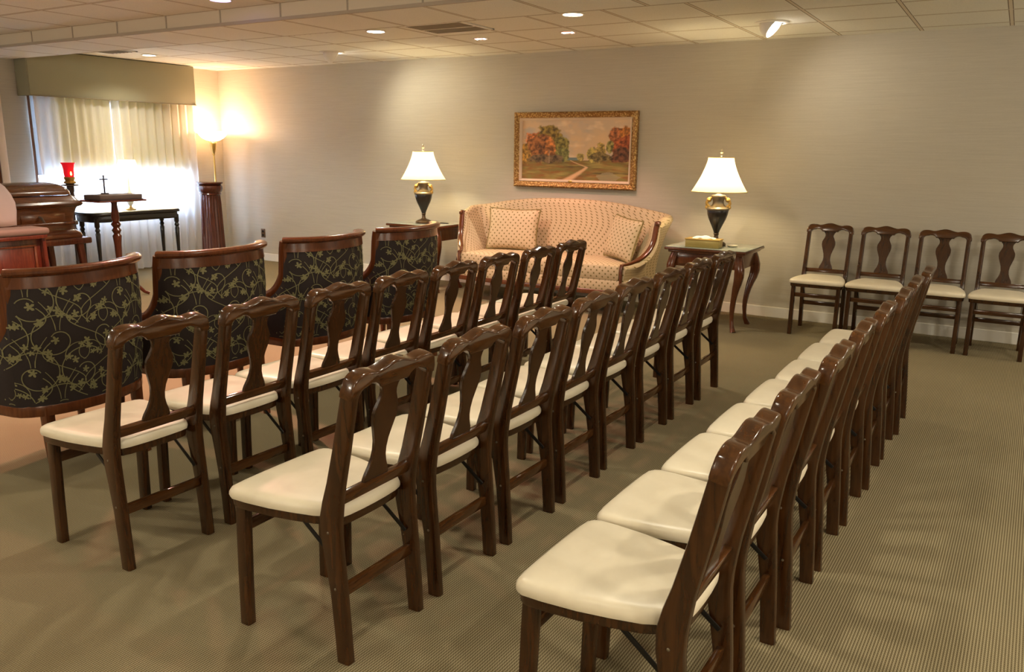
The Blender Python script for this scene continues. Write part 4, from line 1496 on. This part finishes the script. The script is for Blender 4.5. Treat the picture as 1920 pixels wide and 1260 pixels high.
casket()
t = thing('casket_bier', 'wooden bier with splayed legs supporting the casket', 'bier', (-8.10, 3.68, 0))
MB().box((0, 0, 0.552), (0.66, 2.16, 0.062), 0.014).build('top_frame', M['mahog'], t)
for sx in (-0.27, 0.27):
    for sy in (-0.98, 0.15, 0.98):
        MB().sweep([(sx, sy, 0.53), (sx * 1.02, sy * 1.02, 0.3), (sx * 1.1, sy * 1.04, 0)], [rsec(0.062, 0.062, 0.2), rsec(0.052, 0.052, 0.2), rsec(0.036, 0.036, 0.2)]).build('leg', M['mahog'], t)

# cloth draped over the lid at the picture's left edge
P = []
prof = [(-0.30, 0.86), (-0.29, 0.95), (-0.25, 1.06), (-0.15, 1.12), (0.0, 1.14), (0.12, 1.128), (0.22, 1.085), (0.29, 1.02), (0.335, 0.95), (0.352, 0.88), (0.358, 0.81), (0.36, 0.745)]
for i, (x, z) in enumerate(prof):
    row = []
    for j in range(40):
        y = lerp(-0.72, 0.36, j / 39)
        wv_ = 0.006 * math.sin(j * 0.9 + i * 0.35) * (i / 11) + 0.004 * math.sin(j * 0.33)
        row.append((x + wv_ + (0.008 if x > 0 else 0), y + 0.015 * (i / 11) * math.sin(i), z + wv_ * 0.3))
    P.append(row)
o = MB().grid(P).build('draped_cloth', M['pink_cloth'], None, loc=(-8.10, 3.68, 0))
sol = o.modifiers.new('thick', 'SOLIDIFY'); sol.thickness = 0.006; sol.offset = 1
setp(o, 'pale pink cloth draped over the casket lid at the left picture edge', 'cloth')

# kneeler
t = thing('kneeler', 'mahogany prayer kneeler with mauve padded top in front of the casket', 'kneeler', (-6.30, 3.13, 0))
P = []
MB().box((0.0, 0, 0.835), (0.24, 0.66, 0.052), 0.022, seg=4).build('arm_pad', M['pad'], t)
MB().box((0.0, 0, 0.795), (0.22, 0.62, 0.03), 0.006).build('top_board', M['mahog'], t)
mb = MB()
mb.box((0.04, 0, 0.45), (0.03, 0.56, 0.68), 0.004)
mb.build('front_panel', M['mahog'], t)
mb = MB()
for s in (-1, 1):
    mb.box((0.058, s * 0.235, 0.45), (0.012, 0.02, 0.56), 0.003)
mb.box((0.058, 0, 0.73), (0.012, 0.49, 0.02), 0.003).box((0.058, 0, 0.17), (0.012, 0.49, 0.02), 0.003)
mb.build('panel_moulding', M['cherry'], t)
for s in (-1, 1):
    MB().sweep([(0.02, s * 0.295, 0.78), (0.05, s * 0.295, 0.45), (0.02, s * 0.295, 0.02)], [rsec(0.03, 0.13, 0.2), rsec(0.03, 0.10, 0.2), rsec(0.03, 0.16, 0.2)], (0, 1, 0)).build('side_upright', M['mahog'], t)
    MB().box((0.26, s * 0.285, 0.05), (0.62, 0.04, 0.10), 0.01).build('floor_runner', M['mahog'], t)
MB().box((0.40, 0, 0.13), (0.27, 0.58, 0.05), 0.005).build('knee_board', M['mahog'], t)
MB().box((0.40, 0, 0.185), (0.26, 0.56, 0.065), 0.025, seg=4).build('knee_pad', M['pink_cloth'], t)

# candle stand behind the casket
t = thing('candle_stand', 'dark floor candle stand holding a red glass votive behind the casket', 'candle stand', (-8.62, 5.095, 0))
MB().lathe([(0.085, 0), (0.085, 0.02), (0.05, 0.05), (0.02, 0.09), (0.018, 0.55), (0.03, 0.57), (0.018, 0.60), (0.020, 0.88), (0.036, 0.92), (0.030, 0.97), (0.038, 0.99), (0.036, 1.04)], seg=24).build('stem', mat('dark_bronze_stand', (0.05, 0.03, 0.025), 0.4, 0.5), t)
MB().lathe([(0.036, 1.035), (0.085, 1.045), (0.085, 1.055), (0.035, 1.06)], seg=24).build('drip_pan', M['bronze'], t)
MB().lathe([(0.035, 1.058), (0.06, 1.07), (0.062, 1.085), (0.045, 1.095), (0.055, 1.12), (0.056, 1.135)], seg=24).build('cup_holder', M['brass'], t)
mb = MB().lathe([(0.001, 1.125), (0.045, 1.127), (0.050, 1.16), (0.052, 1.22), (0.060, 1.26), (0.074, 1.285), (0.070, 1.285), (0.056, 1.26), (0.047, 1.22), (0.045, 1.16), (0.001, 1.135)], seg=28, cap=False)
g = mb.build('red_glass', M['red_glass'], t)
MB().lathe([(0.001, 1.15), (0.009, 1.165), (0.007, 1.18), (0.001, 1.195)], (0.058, -0.012, 0), 10).build('flame', M['flame'], g)
